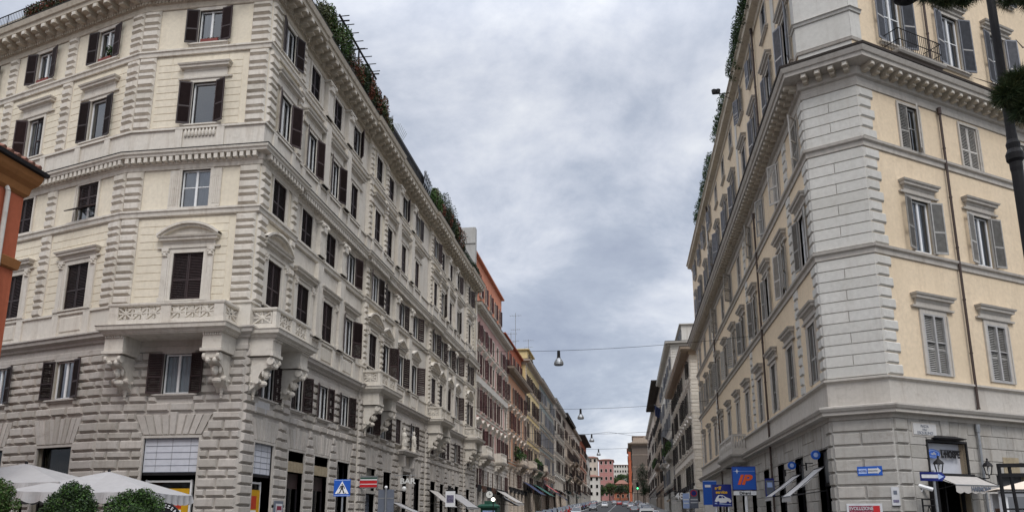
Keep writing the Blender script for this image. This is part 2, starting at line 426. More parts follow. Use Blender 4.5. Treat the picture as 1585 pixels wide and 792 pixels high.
def shutter_mesh(w, h, mat, sg=1, fine=True, trim=None):
    key = ('sh', w, h, mat, sg, fine, trim)
    if key in MC: return MC[key]
    mb = MB(); t = .055; X = lambda a: a*sg; th = .022
    def bx(a, b, n0, n1, z0, z1, m=mat):
        a, b = sorted((X(a), X(b))); mb.box(K, a, b, n0, n1, z0, z1, m)
    bx(0, t, -th, th, 0, h); bx(w-t, w, -th, th, 0, h)
    mid = h*.42
    for z0, z1 in ((0, .09), (h-.07, h)): bx(t, w-t, -th, th, z0, z1)
    bx(t, w-t, -th, th+.004, mid-.035, mid+.035, trim or mat)
    if trim: bx(.01, .04, th, th+.006, 0, h, trim)
    pitch = .07 if fine else .14
    for a, b in ((.09, mid-.035), (mid+.035, h-.07)):
        k = int((b-a)/pitch)
        for i in range(k):
            z = a+(b-a)*(i+.5)/k; d = pitch*.42; x0, x1 = sorted((X(t), X(w-t)))
            mb.face([K.pt(x0, th*.9, z-d), K.pt(x1, th*.9, z-d), K.pt(x1, -th*.9, z+d), K.pt(x0, -th*.9, z+d)], mat)
            mb.face([K.pt(x0, th*.9, z-d+.012), K.pt(x1, th*.9, z-d+.012), K.pt(x1, th*.9, z-d), K.pt(x0, th*.9, z-d)][::-1], mat)
    MC[key] = mb.mesh('louvred_shutter'); return MC[key]
WR = random.Random(11)
def win(parent, F, u, z, w, h, n=0, sur=None, sh='closed', shm='brown_shutter', frm='white_frame', style='two', bar=1, curtain=None, fine=True, trim=None, full=True, label=None, pane='glass'):
    """one window as a part of its building: surround > frame, pane, shutters, curtain"""
    M = Matrix.Translation(-org(parent)) @ F.mat(u, n, z)
    wo = inst('window', surround_mesh(w, h, sur or {}), parent, M)
    if label: wo['label'] = label
    I = Matrix.Identity(4)
    if full and sh != 'closed':
        inst('frame', frame_mesh(w, h, frm, style, bar), wo, I); inst('pane', pane_mesh(w, h, pane), wo, I)
        if curtain: inst('curtain', curtain_mesh(w, h, curtain), wo, I)
    hw = w/2
    if sh == 'none': return wo
    if sh == 'awn':      # leaves hinged out at the foot like an awning
        for sg in (-1, 1):
            inst('shutter', shutter_mesh(hw-.01, h*.62, shm, -sg, fine), wo, Matrix.Translation((sg*hw, .06, h*.38)))
            inst('shutter', shutter_mesh(hw-.01, h*.38, shm, -sg, fine), wo, Matrix.Translation((sg*hw, 0, h*.38)) @ Matrix.Rotation(R(-62), 4, 'X') @ Matrix.Translation((0, 0, -h*.38)))
        return wo
    ang = {'closed': (0, 0), 'open': (WR.uniform(158, 172), WR.uniform(158, 172)), 'wide': (WR.uniform(148, 166), WR.uniform(142, 166)), 'ajar': (WR.uniform(0, 6), WR.uniform(12, 40)),
           'half': (0, WR.uniform(120, 160)), 'halfl': (WR.uniform(120, 160), 0), 'perp': (WR.uniform(135, 150), WR.uniform(155, 165))}[sh]
    dep = .06 if sh in ('closed', 'ajar') else -.085
    for sg, a in ((-1, ang[0]), (1, ang[1])):
        y = .05 if a < 20 else -.09
        sm = shutter_mesh(hw-.008, h, shm, -sg, fine, trim)
        inst('shutter', sm, wo, Matrix.Translation((sg*hw, y, .01)) @ Matrix.Rotation(R(sg*a), 4, 'Z'))
    return wo

def slab(mb, F, a, b, depth, prof, mat, n0=0):
    mb.sweep([F.pt(a, n0-.02, 0)[:2], F.pt(a, n0+depth, 0)[:2], F.pt(b, n0+depth, 0)[:2], F.pt(b, n0-.02, 0)[:2]], prof, mat, caps=True)
def modill(mb, F, u0, u1, step, w, n0, n1, z0, z1, mat):
    """scroll brackets under a cornice, with a drop on the nose"""
    m = max(1, int(round((u1-u0)/step)))
    for i in range(m):
        c = u0+(u1-u0)*(i+.5)/m
        mb.box(F, c-w/2, c+w/2, n0, n1, z0+(z1-z0)*.4, z1, mat)
        mb.box(F, c-w/2*.85, c+w/2*.85, n0, n0+(n1-n0)*.62, z0, z0+(z1-z0)*.4, mat)
        mb.box(F, c-w/2*.72, c+w/2*.72, n1, n1+.03, z0+(z1-z0)*.45, z0+(z1-z0)*.92, 'white_stone')

def leaves(mb, c, rad, n, size, mats, seed, shell=.55):
    r = random.Random(seed)
    for i in range(n):
        while 1:
            d = Vector((r.uniform(-1, 1), r.uniform(-1, 1), r.uniform(-1, 1)))
            if shell < d.length < 1: break
        p = Vector((c[0]+d.x*rad[0], c[1]+d.y*rad[1], c[2]+d.z*rad[2]))
        a = Vector((r.gauss(0, 1), r.gauss(0, 1), r.gauss(0, 1))).normalized()
        b = a.orthogonal().normalized(); t = r.uniform(0, 6.28); q = (Matrix.Rotation(t, 3, a) @ b); e = a.cross(q); s_ = size*r.uniform(.6, 1.3)
        mb.face([tuple(p-q*s_), tuple(p+e*s_*.45), tuple(p+q*s_), tuple(p-e*s_*.45)], r.choice(mats))
def clumps(mb, c, rad, k, per, size, mats, seed, cr=.35):
    r = random.Random(seed)
    for i in range(k):
        while 1:
            d = Vector((r.uniform(-1, 1), r.uniform(-1, 1), r.uniform(-1, 1)))
            if .25 < d.length < 1: break
        f = r.uniform(.6, 1.2)*cr
        leaves(mb, (c[0]+d.x*rad[0]*.8, c[1]+d.y*rad[1]*.8, c[2]+d.z*rad[2]*.8), [max(.1, x*f) for x in rad], per, size, [r.choice(mats)], seed*97+i, .2)

def rect_ring(path, back):
    return [tuple(p) for p in path]
def shell(mb, path, back, z0, z1, mat, roofmat='lead', roofz=None):
    """plain back walls and flat roof closing a footprint; path = street side, back = remaining corners in order"""
    pts = list(path[-1:])+list(back)+list(path[:1])
    for a, b in zip(pts, pts[1:]):
        mb.face([(a[0], a[1], z0), (b[0], b[1], z0), (b[0], b[1], z1), (a[0], a[1], z1)], mat)
    rz = z1 if roofz is None else roofz
    mb.face([(p[0], p[1], rz) for p in list(path)+list(back)], roofmat)
def gz(y):
    """street level: flat, then climbing"""
    return 0 if y < 50 else .031*(y-50)-(.031*12)*(1-math.exp(-(y-50)/12))
# ================================================================== LEFT CORNER PALAZZO
XL = -15.45
WD = Vector((math.sin(R(-73.5)), math.cos(R(-73.5))))
WL = 27.0
pW = Vector((-21.8, 30))+WD*WL
FW = Fr(pW, -WD); FE = Fr((-21.8, 30), (1, 0)); FL = Fr((XL, 30), (0, 1))
EW = 6.35; LL = 50.3; REC = -.14
accL = [(0, 3.75), (14.2, 18.0), (30.0, 33.75), (44.7, LL)]
jog = [(XL, 30)]
for i, (a, b) in enumerate(accL):
    if i: jog += [(XL+REC, 30+a), (XL, 30+a)]
    jog += [(XL, 30+b)]
    if i < 3: jog += [(XL+REC, 30+b)]
pathL = [tuple(pW), (-21.8, 30)]+jog
def build_left():
    B = empty('corner_palazzo', (-20, 40, 0), 'large off-white palazzo with brown shutters, rusticated base and carved corner balconies', 'building')
    bays = [1.95, 5.5, 8.8, 12.0, 16.1, 19.2, 22.7, 26.4, 31.9, 35.1, 38.3, 41.5, 46.5]
    acc = {1.95, 16.1, 31.9, 46.5}
    off = lambda u: 0 if any(a <= u <= b for a, b in accL) else REC
    # rows: z0, w, h
    rows = dict(mezz=(6.7, 1.25, 1.7), noble=(10.75, 1.4, 2.12), small=(14.95, 1.35, 1.8), four=(18.95, 1.15, 2.1), top=(23.05, 1.15, 1.72))
    shopsL = [(1.15, 3.0, 4.78), (4.85, 6.75, 4.75), (8.0, 9.95, 4.75), (11.2, 13.1, 4.7), (15.7, 17.5, 4.65), (19.5, 21.2, 4.65), (23.4, 25.2, 4.75), (27.0, 28.7, 4.6), (31.4, 33.1, 4.6), (35.2, 36.7, 4.55), (38.2, 39.8, 4.55), (41.0, 42.8, 4.6), (45.5, 47.3, 4.5)]
    E_ops = [(3.35-r[1]/2, 3.35+r[1]/2, r[0], r[0]+r[2]) for r in rows.values()]+[(2.18, 4.61, 0, 4.88)]
    Wb = [WL-2.5, WL-7.0, WL-11.5, WL-16, WL-20.5]
    W_ops = [(u-r[1]/2, u+r[1]/2, r[0], r[0]+r[2]) for u in Wb for r in rows.values()]+[(u-1.1, u+1.1, 0, 4.62) for u in Wb]
    L_ops = [(u-r[1]/2, u+r[1]/2, r[0], r[0]+r[2]) for u in bays for r in rows.values()]+[(a, b, 0, c) for a, b, c in shopsL]
    # street wall
    mb = MB()
    for z0, z1, m in ((0, 9.0, 'base_stone'), (9.0, 25.3, 'cream_plaster')):
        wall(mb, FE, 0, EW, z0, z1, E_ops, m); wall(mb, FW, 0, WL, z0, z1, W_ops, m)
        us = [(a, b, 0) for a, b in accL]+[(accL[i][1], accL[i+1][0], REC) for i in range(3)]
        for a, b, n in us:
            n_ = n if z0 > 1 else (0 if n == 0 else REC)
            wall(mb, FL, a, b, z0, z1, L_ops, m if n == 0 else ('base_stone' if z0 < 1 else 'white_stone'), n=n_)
            if n == 0:
                for e in (a, b):
                    if e > 0: mb.face([FL.pt(e, REC, z0), FL.pt(e, 0, z0), FL.pt(e, 0, z1), FL.pt(e, REC, z1)], 'white_stone')
    shell(mb, pathL, [(-40, 80.3), (-58, 60)], 0, 26.0, 'pale_plaster')
    # fine horizontal joints of the plaster panels
    for F, u0, u1, ops in ((FE, .95, 5.1, E_ops), (FW, WL-4.5, WL-.5, W_ops), (FW, WL-9.2, WL-5.3, W_ops), (FW, WL-13.9, WL-10, W_ops)):
        for z0, z1 in ((10.6, 14.5), (18.9, 22.4)):
            rust(mb, F, u0, u1, z0, z1, .36, 1.4, 'cream_plaster', proj=.022, bev=.012, gap=.006, excl=ops)
    mb.build('wall', B)
    # rusticated base
    mb = MB()
    for F, u0, u1, ops, sh in ((FE, 0, EW, E_ops, [(3.4, 2.43, 4.88)]), (FW, 0, WL, W_ops, [(u, 2.2, 4.62) for u in Wb])):
        v = [(c, w+.1, t, 5.85, 1.35) for c, w, t in sh]
        rust(mb, F, u0, u1, .5, 5.95, .39, .95, 'base_stone', proj=.125, bev=.062, gap=.02, excl=ops, vous=v, short=.22, seed=3)
        rust(mb, F, u0, u1, 5.95, 8.5, .36, 1.0, 'base_stone', proj=.125, bev=.062, gap=.02, excl=[(a-.16, b+.16, c-.1, d+.1) for a, b, c, d in ops], short=.2, seed=4)
        for c, w, t in sh: vouss(mb, F, c, w+.1, t+.12, 5.85, 1.35, 9, 'base_stone', proj=.08)
        mb.box(F, u0+.0, u1, -.05, .10, 0, .5, 'base_stone')
    us = [(a, b, 0) for a, b in accL]+[(accL[i][1], accL[i+1][0], REC) for i in range(3)]
    for a, b, n in us:
        sh = [((p+q)/2, q-p, t) for p, q, t in shopsL if a < p < b]
        rust(mb, FL, a, b, .5, 5.95, .42, .95, 'base_stone', n=n, proj=.125, bev=.062, gap=.02, excl=[(p-.02, q+.02, r_, s_) for p, q, r_, s_ in L_ops], vous=[(c, w+.1, t, 5.8, 1.4) for c, w, t in sh], seed=5)
        rust(mb, FL, a, b, 5.95, 8.6, .40, .95, 'base_stone', n=n, proj=.125, bev=.062, gap=.02, excl=[(p-.14, q+.14, r_-.1, s_+.1) for p, q, r_, s_ in L_ops], seed=6)
        for c, w, t in sh: vouss(mb, FL, c, w+.1, t+.1, 5.8, 1.4, 7, 'base_stone', n=n)
    mb.build('rusticated_base', B)
    # cornices
    mb = MB()
    mb.sweep(pathL, [(.02, 8.5), (.06, 8.52), (.06, 8.72), (.03, 8.75), (.03, 8.98), (.12, 9.02), (.14, 9.12), (.30, 9.22), (.32, 9.36), (.38, 9.40), (.38, 9.46), (.02, 9.52)], 'base_stone')
    mb.build('floor_cornice', B)
    mb = MB(); mb.sweep(pathL, [(.05, 9.5), (.05, 10.5), (.12, 10.52), (.12, 10.62), (.02, 10.64)], 'white_stone')
    for F, c in [(FE, 3.35)]+[(FW, u) for u in Wb]+[(FL, u) for u in bays]:
        n = off(c) if F is FL else 0
        for s_ in (-1, 1): mb.box(F, c+s_*1.02-.2, c+s_*1.02+.2, n, n+.12, 9.5, 10.64, 'white_stone')
        mb.block(F, [(c-.7, 9.7), (c+.7, 9.7), (c+.7, 10.4), (c-.7, 10.4)], n+.05, .04, .05, 'white_stone')
    mb.build('pedestal_band', B)
    mb = MB(); mb.sweep(pathL, [(.03, 14.55), (.12, 14.6), (.14, 14.78), (.19, 14.8), (.19, 14.88), (.02, 14.92)], 'white_stone')
    mb.sweep(pathL, [(.03, 22.5), (.10, 22.52), (.12, 22.7), (.17, 22.72), (.17, 22.8), (.02, 22.83)], 'white_stone')
    mb.build('string_course', B)
    segs = [(FE, 0, EW, 0), (FW, 0, WL, 0)]+[(FL, a, b, n) for a, b, n in us]
    mb = MB()
    mb.sweep(pathL, [(.02, 16.8), (.07, 16.82), (.09, 16.95), (.09, 17.0), (.13, 17.02), (.15, 17.06), (.15, 17.28), (.42, 17.32), (.44, 17.42), (.5, 17.46), (.52, 17.56), (.02, 17.66)], 'white_stone')
    for F, a, b, n in segs: boxes(F, mb, a, b, .29, .17, n+.1, n+.40, 17.08, 17.31, 'white_stone')
    mb.sweep(pathL, [(.53, 17.565), (.54, 17.60), (.02, 17.70)], 'lead')
    mb.build('middle_cornice', B)
    mb = MB(); mb.sweep(pathL, [(.06, 17.7), (.06, 18.7), (.14, 18.72), (.14, 18.82), (.02, 18.84)], 'white_stone')
    for F, c in [(FE, 3.35)]+[(FW, u) for u in Wb]+[(FL, u) for u in bays]:
        n = off(c) if F is FL else 0
        for s_ in (-1, 1): mb.box(F, c+s_*1.0-.18, c+s_*1.0+.18, n, n+.13, 17.72, 18.84, 'white_stone')
    mb.build('upper_pedestal_band', B)
    mb = MB()
    mb.sweep(pathL, [(.02, 24.95), (.06, 24.97), (.08, 25.06), (.03, 25.1), (.03, 25.28), (.12, 25.32), (.14, 25.4), (.14, 25.44), (.2, 25.5), (.2, 25.75), (.82, 25.8), (.84, 25.98), (.92, 26.02), (.98, 26.2), (1.0, 26.26), (.02, 26.34)], 'cornice_stone')
    for F, a, b, n in segs:
        boxes(F, mb, a, b, .17, .09, n+.1, n+.19, 25.30, 25.42, 'cornice_stone')
        modill(mb, F, a, b, .76, .33, n+.18, n+.80, 25.42, 25.79, 'cornice_stone')
    mb.sweep(pathL, [(1.01, 26.27), (1.02, 26.31), (.0, 26.40)], 'lead')
    mb.build('main_cornice', B)
    # quoins
    def quoin(F, u0, u1, z0, z1, n=0, seed=1, h=.36):
        mb = MB(); mb.box(F, u0+.02, u1-.02, n-.02, n+.05, z0, z1, 'white_stone')
        rust(mb, F, u0, u1, z0, z1, h, .95, 'white_stone', n=n+.05, proj=.12, bev=.075, gap=.018, short=.25, seed=seed)
        mb.build('quoin', B)
    for z0, z1 in ((10.64, 14.55), (14.95, 16.8), (18.86, 22.5), (22.85, 24.95)):
        quoin(FE, 0, .85, z0, z1); quoin(FE, 5.4, EW, z0, z1, seed=2)
        quoin(FW, WL-.75, WL, z0, z1, seed=3)
        for u in (4.9, 9.4, 13.9, 18.4): quoin(FW, WL-u-.33, WL-u+.33, z0, z1, seed=4)
        for i, (a, b) in enumerate(accL):
            b2 = b if i < 3 else 48.5
            quoin(FL, a, a+(.8 if i == 0 else .55), z0, z1, seed=5+i); quoin(FL, b2-.55, b2, z0, z1, seed=9+i)
    # pilasters
    pm = {}
    for z0, z1 in ((10.64, 14.5), (14.95, 16.8), (18.86, 22.5), (22.85, 24.95)):
        for u in (7.15, 10.4, 20.95, 24.55, 36.7, 39.9):
            mb = MB(); n = REC
            mb.box(FL, u-.36, u+.36, n-.02, n+.24, z0, z1, 'white_stone')
            mb.box(FL, u-.42, u+.42, n-.02, n+.29, z0, z0+.22, 'white_stone')
            if z1 in (24.95, 16.8):
                mb.box(FL, u-.46, u+.46, n-.02, n+.36, z1-.12, z1-.003, 'white_stone')
                mb.block(FL, [(u-.36, z1-.6), (u+.36, z1-.6), (u+.36, z1-.12), (u-.36, z1-.12)], n+.24, .12, .08, 'white_stone')
                for j in (-1, 1): mb.ball(FL.pt(u+j*.32, n+.36, z1-.22), .12, 'white_stone', 6, 4)
            mb.build('pilaster', B)
    for z0, z1 in ((14.95, 16.75),):       # fluted strips beside the small windows of the end face
        for u in (3.35-1.02, 3.35+1.02):
            mb = MB(); mb.box(FE, u-.2, u+.2, -.02, .07, z0, z1, 'white_stone')
            for j in range(4): mb.box(FE, u-.15+j*.09, u-.11+j*.09, .07, .09, z0+.15, z1-.15, 'white_stone')
            mb.build('pilaster', B)
    # windows
    W_ = 'white_stone'
    S = dict(
        mezz=dict(mat='base_stone', aw=.12, ap=.05),
        nob_seg=dict(mat=W_, aw=.18, pil=1, hood='seg', hz=2.72, hw=2.8, hp=.30, rise=.52),
        nob_st=dict(mat=W_, aw=.18, pil=1, hood='straight', hz=2.62, hw=2.75, hp=.32),
        nob_tri=dict(mat=W_, aw=.16, pil=1, hood='tri', hz=2.62, hw=2.35, hp=.26, rise=.48),
        small=dict(mat=W_, aw=.12, ap=.05), four=dict(mat=W_, aw=.14, hood='straight', hz=2.85, hw=2.5, hp=.32, balus=.0),
        top=dict(mat=W_, aw=.16, ap=.05))
    S['four'].pop('balus')
    def sill_style(k, r): return S[k]
    for k, u, sh, cu in (('mezz', 3.35, 'open', 'both'), ('nob_seg', 3.35, 'closed', None), ('small', 3.35, 'none', 'both'), ('four', 3.35, 'open', None), ('top', 3.35, 'open', 'l')):
        r = rows[{'nob_seg': 'noble'}.get(k, k)]
        s = dict(S[k]);
        if k == 'four': s['balus'] = .62
        win(B, FE, u, r[0], r[1], r[2], sur=s, sh=sh, curtain=cu, style='one' if k == 'four' else 'two', bar=1 if k == 'small' else 0, pane='shop_glass' if k == 'mezz' else 'glass')
    for i, u in enumerate(Wb):
        shs = [('open', 'closed', 'awn', 'open', 'open'), ('open', 'closed', 'closed', 'halfl', 'open')][i] if i < 2 else ('open', 'closed', 'closed', 'open', 'open')
        for (k, kk), sh in zip((('mezz', 'mezz'), ('noble', 'nob_st'), ('small', 'small'), ('four', 'four'), ('top', 'top')), shs):
            r = rows[k]; win(B, FW, u, r[0], r[1], r[2], sur=S[kk], sh=sh, curtain=WR.choice([None, 'both', 'l']), style='one' if k == 'four' else 'two', bar=0)
    stL = {
        'mezz': ['open', 'half', 'open', 'open', 'perp', 'open', 'closed', 'open', 'closed', 'open', 'closed', 'open', 'closed'],
        'noble': ['closed', 'closed', 'closed', 'wide', 'closed', 'half', 'wide', 'half', 'closed', 'closed', 'halfl', 'wide', 'open'],
        'small': ['closed', 'closed', 'closed', 'open', 'open', 'halfl', 'open', 'half', 'wide', 'open', 'open', 'wide', 'open'],
        'four': ['wide', 'wide', 'wide', 'closed', 'closed', 'closed', 'closed', 'closed', 'closed', 'ajar', 'closed', 'ajar', 'closed'],
        'top': ['wide', 'closed', 'closed', 'ajar', 'closed', 'closed', 'ajar', 'open', 'open', 'closed', 'closed', 'wide', 'wide']}
    for k, r in rows.items():
        for i, u in enumerate(bays):
            kk = {'noble': 'nob_seg' if u in acc else ('nob_st' if i < 4 or i == 12 else 'nob_tri')}.get(k, k)
            win(B, FL, u, r[0], r[1], r[2], n=off(u), sur=S[kk], sh=stL[k][i], curtain=WR.choice([None, None, 'both', 'l', 'r']), bar=0, fine=i < 6)
    # balconies with pierced stone parapets on carved consoles
    def star_panel(mb, F, u0, u1, z0, z1, n, k, m):
        w = (u1-u0)/k
        for i in range(k):
            a, b = u0+i*w, u0+(i+1)*w; cx, cz = (a+b)/2, (z0+z1)/2
            for p, q in (((a, z0), (b, z1)), ((a, z1), (b, z0)), ((cx, z0), (cx, z1)), ((a, cz), (b, cz))):
                d = Vector((q[0]-p[0], q[1]-p[1])).normalized(); e = Vector((-d.y, d.x))*.026
                P = [(p[0]-e.x, p[1]-e.y), (q[0]-e.x, q[1]-e.y), (q[0]+e.x, q[1]+e.y), (p[0]+e.x, p[1]+e.y)]
                for nn in (n+.045, n-.045):
                    mb.face([F.pt(x, nn, y) for x, y in P], m)
                mb.face([F.pt(P[0][0], n-.045, P[0][1]), F.pt(P[1][0], n-.045, P[1][1]), F.pt(P[1][0], n+.045, P[1][1]), F.pt(P[0][0], n+.045, P[0][1])], m)
                mb.face([F.pt(P[3][0], n+.045, P[3][1]), F.pt(P[2][0], n+.045, P[2][1]), F.pt(P[2][0], n-.045, P[2][1]), F.pt(P[3][0], n-.045, P[3][1])], m)
            mb.lathe((0, 0, 0), [(0, 0)], m, 3) if 0 else mb.block(F, [(cx-.09, cz-.09), (cx+.09, cz-.09), (cx+.09, cz+.09), (cx-.09, cz+.09)], n+.04, .03, .03, m)
            mb.box(F, b-.03, b+.03, n-.05, n+.05, z0, z1, m)
    def console(F, c, n0, depth, m):
        mb = MB(); w = .34
        mb.box(F, c-w-.07, c+w+.07, n0-.02, n0+depth-.12, 8.25, 9.0, m)          # block
        mb.hood(F, c-w-.07, c+w+.07, n0+depth-.12, [(0, 8.2), (.06, 8.22), (.06, 8.34), (0, 8.36)], m)
        boxes(F, mb, c-w-.07, c+w+.07, .1, .06, n0+depth-.12, n0+depth-.06, 8.88, 8.99, m)
        prof = [(.98, 8.2), (.98, 7.95), (.86, 7.8), (.66, 7.72), (.5, 7.55), (.42, 7.35), (.44, 7.15), (.30, 6.98), (.14, 6.86), (.05, 6.7)]
        prof = [(a*depth*.9, z) for a, z in prof]
        for s_ in (-1, 1):
            ring = [F.pt(c+s_*.26, n0+a, z) for a, z in prof]+[F.pt(c+s_*.26, n0-.02, 6.7), F.pt(c+s_*.26, n0-.02, 8.2)]
            mb.face(ring if s_ > 0 else ring[::-1], m)
        for (a, z), (b, y) in zip(prof, prof[1:]):
            mb.face([F.pt(c-.26, n0+b, y), F.pt(c+.26, n0+b, y), F.pt(c+.26, n0+a, z), F.pt(c-.26, n0+a, z)], m)
        for s_ in (-1, 1):                                                             # volutes
            for (a, z, r) in ((.82*depth, 8.02, .16), (.36*depth, 7.2, .12)):
                mb.tube(F.pt(c+s_*.24, n0+a, z), F.pt(c+s_*.36, n0+a, z), r, m, 12)
            mb.ball(F.pt(c+s_*.15, n0+.84*depth, 7.86), .12, m, 7, 5)
        # carved mask with drapery and a pendant
        mb.ball(F.pt(c, n0+.58*depth, 7.5), .17, m, 10, 7, (.8, 1, 1.25)); mb.ball(F.pt(c, n0+.58*depth+.16, 7.48), .05, m, 6, 4, (.7, 1, 1.4))
        for s_ in (-1, 1):
            mb.ball(F.pt(c+s_*.17, n0+.52*depth, 7.55), .09, m, 7, 5, (.8, 1, 2)); mb.ball(F.pt(c+s_*.21, n0+.42*depth, 7.2), .09, m, 6, 4)
            mb.ball(F.pt(c+s_*.07, n0+.58*depth+.12, 7.56), .035, m, 6, 4)
        mb.ball(F.pt(c, n0+.46*depth, 7.12), .17, m, 8, 5, (1.2, 1, .8))
        for i in range(4): mb.ball(F.pt(c, n0+.16, 6.85-.12*i), .11-.018*i, m, 6, 4)
        for i in range(9):
            t = i/8; mb.ball(F.pt(c-.3+.6*t, n0+.2, 6.9+.25*abs(2*t-1)), .06, m, 5, 4)
        return mb
    def balcony(F, a, b, n0, depth, panels, lastp, label, consoles, sides=True):
        m = 'white_stone'; mb = MB(); N = n0+depth
        path = [F.pt(a, n0-.02, 0)[:2], F.pt(a, N, 0)[:2], F.pt(b, N, 0)[:2], F.pt(b, n0-.02, 0)[:2]]
        mb.box(F, a, b, n0-.02, N, 8.98, 9.4, m)
        mb.sweep(path, [(-.02, 9.0), (.05, 9.03), (.07, 9.1), (.2, 9.16), (.22, 9.3), (.26, 9.34), (-.02, 9.42)], m)
        bo = mb.build('balcony', B, label=label)
        mb = MB(); i_ = .1
        a2, b2, N2 = a+i_, b-i_, N-i_
        p2 = [F.pt(a2, n0-.02, 0)[:2], F.pt(a2, N2, 0)[:2], F.pt(b2, N2, 0)[:2], F.pt(b2, n0-.02, 0)[:2]]
        mb.sweep(p2, [(-.14, 9.4), (.02, 9.41), (.02, 9.62), (-.14, 9.63)], m)
        mb.sweep(p2, [(-.16, 10.16), (.03, 10.18), (.06, 10.24), (.06, 10.31), (-.16, 10.34)], m)
        k = len(panels)
        posts = [a2]+[a2+(b2-a2)*(i+1)/k for i in range(k)]
        for i, p in enumerate(posts):
            pw = .2 if i in (0, k) else .22; c = min(max(p, a2+pw), b2-pw) if i in (0, k) else p
            mb.box(F, c-pw, c+pw, N2-.16, N2+.015, 9.62, 10.17, m)
        for i in range(k):
            star_panel(mb, F, posts[i]+(.4 if i == 0 else .22), posts[i+1]-(.4 if i == k-1 else .22), 9.66, 10.14, N2-.07, panels[i], m)
        for e in (0, 1):
            Fs = Fr(F.pt(a2, n0, 0)[:2], -F.N*-1 if 0 else F.N) if e else None
        bo2 = mb.build('balustrade', bo)
        mb = MB()
        for u, flip in ((a2+.07, 1), (b2-.07, -1)):
            G_ = Fr(F.pt(u, n0, 0)[:2], (F.N.x, F.N.y))       # runs outward along the side
            star_panel(mb, G_, .1, depth-.32, 9.66, 10.14, 0, max(1, int((depth-.3)/.55)), m)
        mb.build('side_panel', bo)
        for c in consoles:
            console(F, c, n0, depth, m).build('console', bo)
    balcony(FE, .70, 5.95, 0, 1.35, [3, 3], 0, 'carved stone balcony over the corner window, on the narrow end face', [1.15, 5.45])
    balcony(FL, .05, 3.85, 0, 1.2, [2, 2], 0, 'carved stone balcony nearest the corner on the street front', [.5, 3.35])
    balcony(FL, 14.4, 18.1, 0, 1.2, [2, 2], 0, 'second carved balcony along the street front', [14.9, 17.6])
    balcony(FL, 30.1, 33.9, 0, 1.2, [2, 2], 0, 'third carved balcony along the street front', [30.6, 33.4])
    balcony(FL, 44.6, 48.4, 0, 1.2, [2, 2], 0, 'last carved balcony before the pink house', [45.1, 47.9])
    # doorway portal with statues' ledge
    mb = MB(); n = REC; c = 24.3
    for s_ in (-1, 1): mb.box(FL, c+s_*1.25-.22, c+s_*1.25+.22, n, n+.28, 0, 4.9, 'base_stone')
    mb.box(FL, c-1.5, c+1.5, n, n+.3, 4.9, 5.15, 'base_stone')
    for s_ in (-1, 1): mb.block(FL, [(c+s_*1.15-.2, 5.15), (c+s_*1.15+.2, 5.15), (c+s_*1.35+.2, 6.0), (c+s_*1.35-.2, 6.0)], n, .5, .06, 'base_stone')
    mb.box(FL, c-.95, c+.95, n, n+.16, 5.2, 5.95, 'base_stone')
    mb.hood(FL, c-1.75, c+1.75, n+.3, [(-.3, 5.98), (.2, 6.02), (.3, 6.16), (.36, 6.2), (.36, 6.3), (-.3, 6.34)], 'base_stone')
    mb.build('doorway_surround', B)
    for s_ in (-1, 1):
        mb = MB(); q = c+s_*1.25
        mb.lathe(FL.pt(q, n+.38, 6.34), [(.2, 0), (.2, .12), (.16, .14), (.19, .35), (.15, .7), (.2, .95), (.16, 1.12), (.06, 1.2), (.1, 1.3), (.11, 1.42), (.05, 1.52)], 'white_stone', 9)
        mb.ball(FL.pt(q-s_*.14, n+.5, 7.0), .1, 'white_stone', 6, 4, (1, 1, 2.4)); mb.ball(FL.pt(q+s_*.12, n+.48, 6.8), .09, 'white_stone', 6, 4, (1, 1, 3))
        mb.build('carved_figure', B)
    mb = MB(); mb.box(FL, c-.9, c+.9, n-.4, n-.32, 0, 4.75, 'dark_wood')
    for s_ in (-1, 1):
        for z in (.3, 1.8, 3.3): mb.block(FL, [(c+s_*.45-.35, z), (c+s_*.45+.35, z), (c+s_*.45+.35, z+1.3), (c+s_*.45-.35, z+1.3)], n-.32, .04, .05, 'dark_wood')
    mb.build('street_door', B)
    # shopfronts
    def shopfront(F, a, b, t, kind, n=0, label=None):
        mb = MB(); m = 'trim_stone'
        mb.box(F, a-.11, a, n-.1, n+.09, 0, t+.1, m); mb.box(F, b, b+.11, n-.1, n+.09, 0, t+.1, m); mb.box(F, a, b, n-.1, n+.092, t, t+.1, m)
        o = mb.build('shopfront', B, label=label); mid = (a+b)/2
        if kind in ('panel', 'poster'):
            mb = MB(); z0 = 3.5
            mb.box(F, a, b, n-.16, n-.06, z0, t, 'roller')
            for i in range(6): mb.box(F, a+.05, b-.05, n-.065, n-.05, z0+(t-z0)*i/5.2-.008, z0+(t-z0)*i/5.2+.012, 'sign_grey')
            for i in (.22, .5, .83): mb.box(F, a+(b-a)*i-.008, a+(b-a)*i+.008, n-.06, n-.054, z0, t, 'steel')
            mb.box(F, a, b, n-.32, n-.06, z0-.12, z0-.003, 'iron'); mb.build('slatted_panel', o)
            mb = MB(); mb.box(F, a+.05, a+.13, n-.35, n-.25, 0, 3.2, 'white_frame'); mb.box(F, b-.4, b-.32, n-.35, n-.25, 0, 3.2, 'white_frame'); mb.box(F, a+.13, b-.4, n-.35, n-.25, 3.1, 3.18, 'white_frame')
            mb.build('door_frame', o)
            mb = MB(); mb.box(F, a+.14, b-.41, n-.27, n-.24, 0, 2.85, 'shop_yellow'); mb.box(F, a+.14, b-.7, n-.24, n-.235, 2.05, 2.6, 'shop_red'); mb.box(F, a+.14, b-.7, n-.24, n-.235, 1.3, 2.0, 'sign_white')
            mb.build('poster', o)
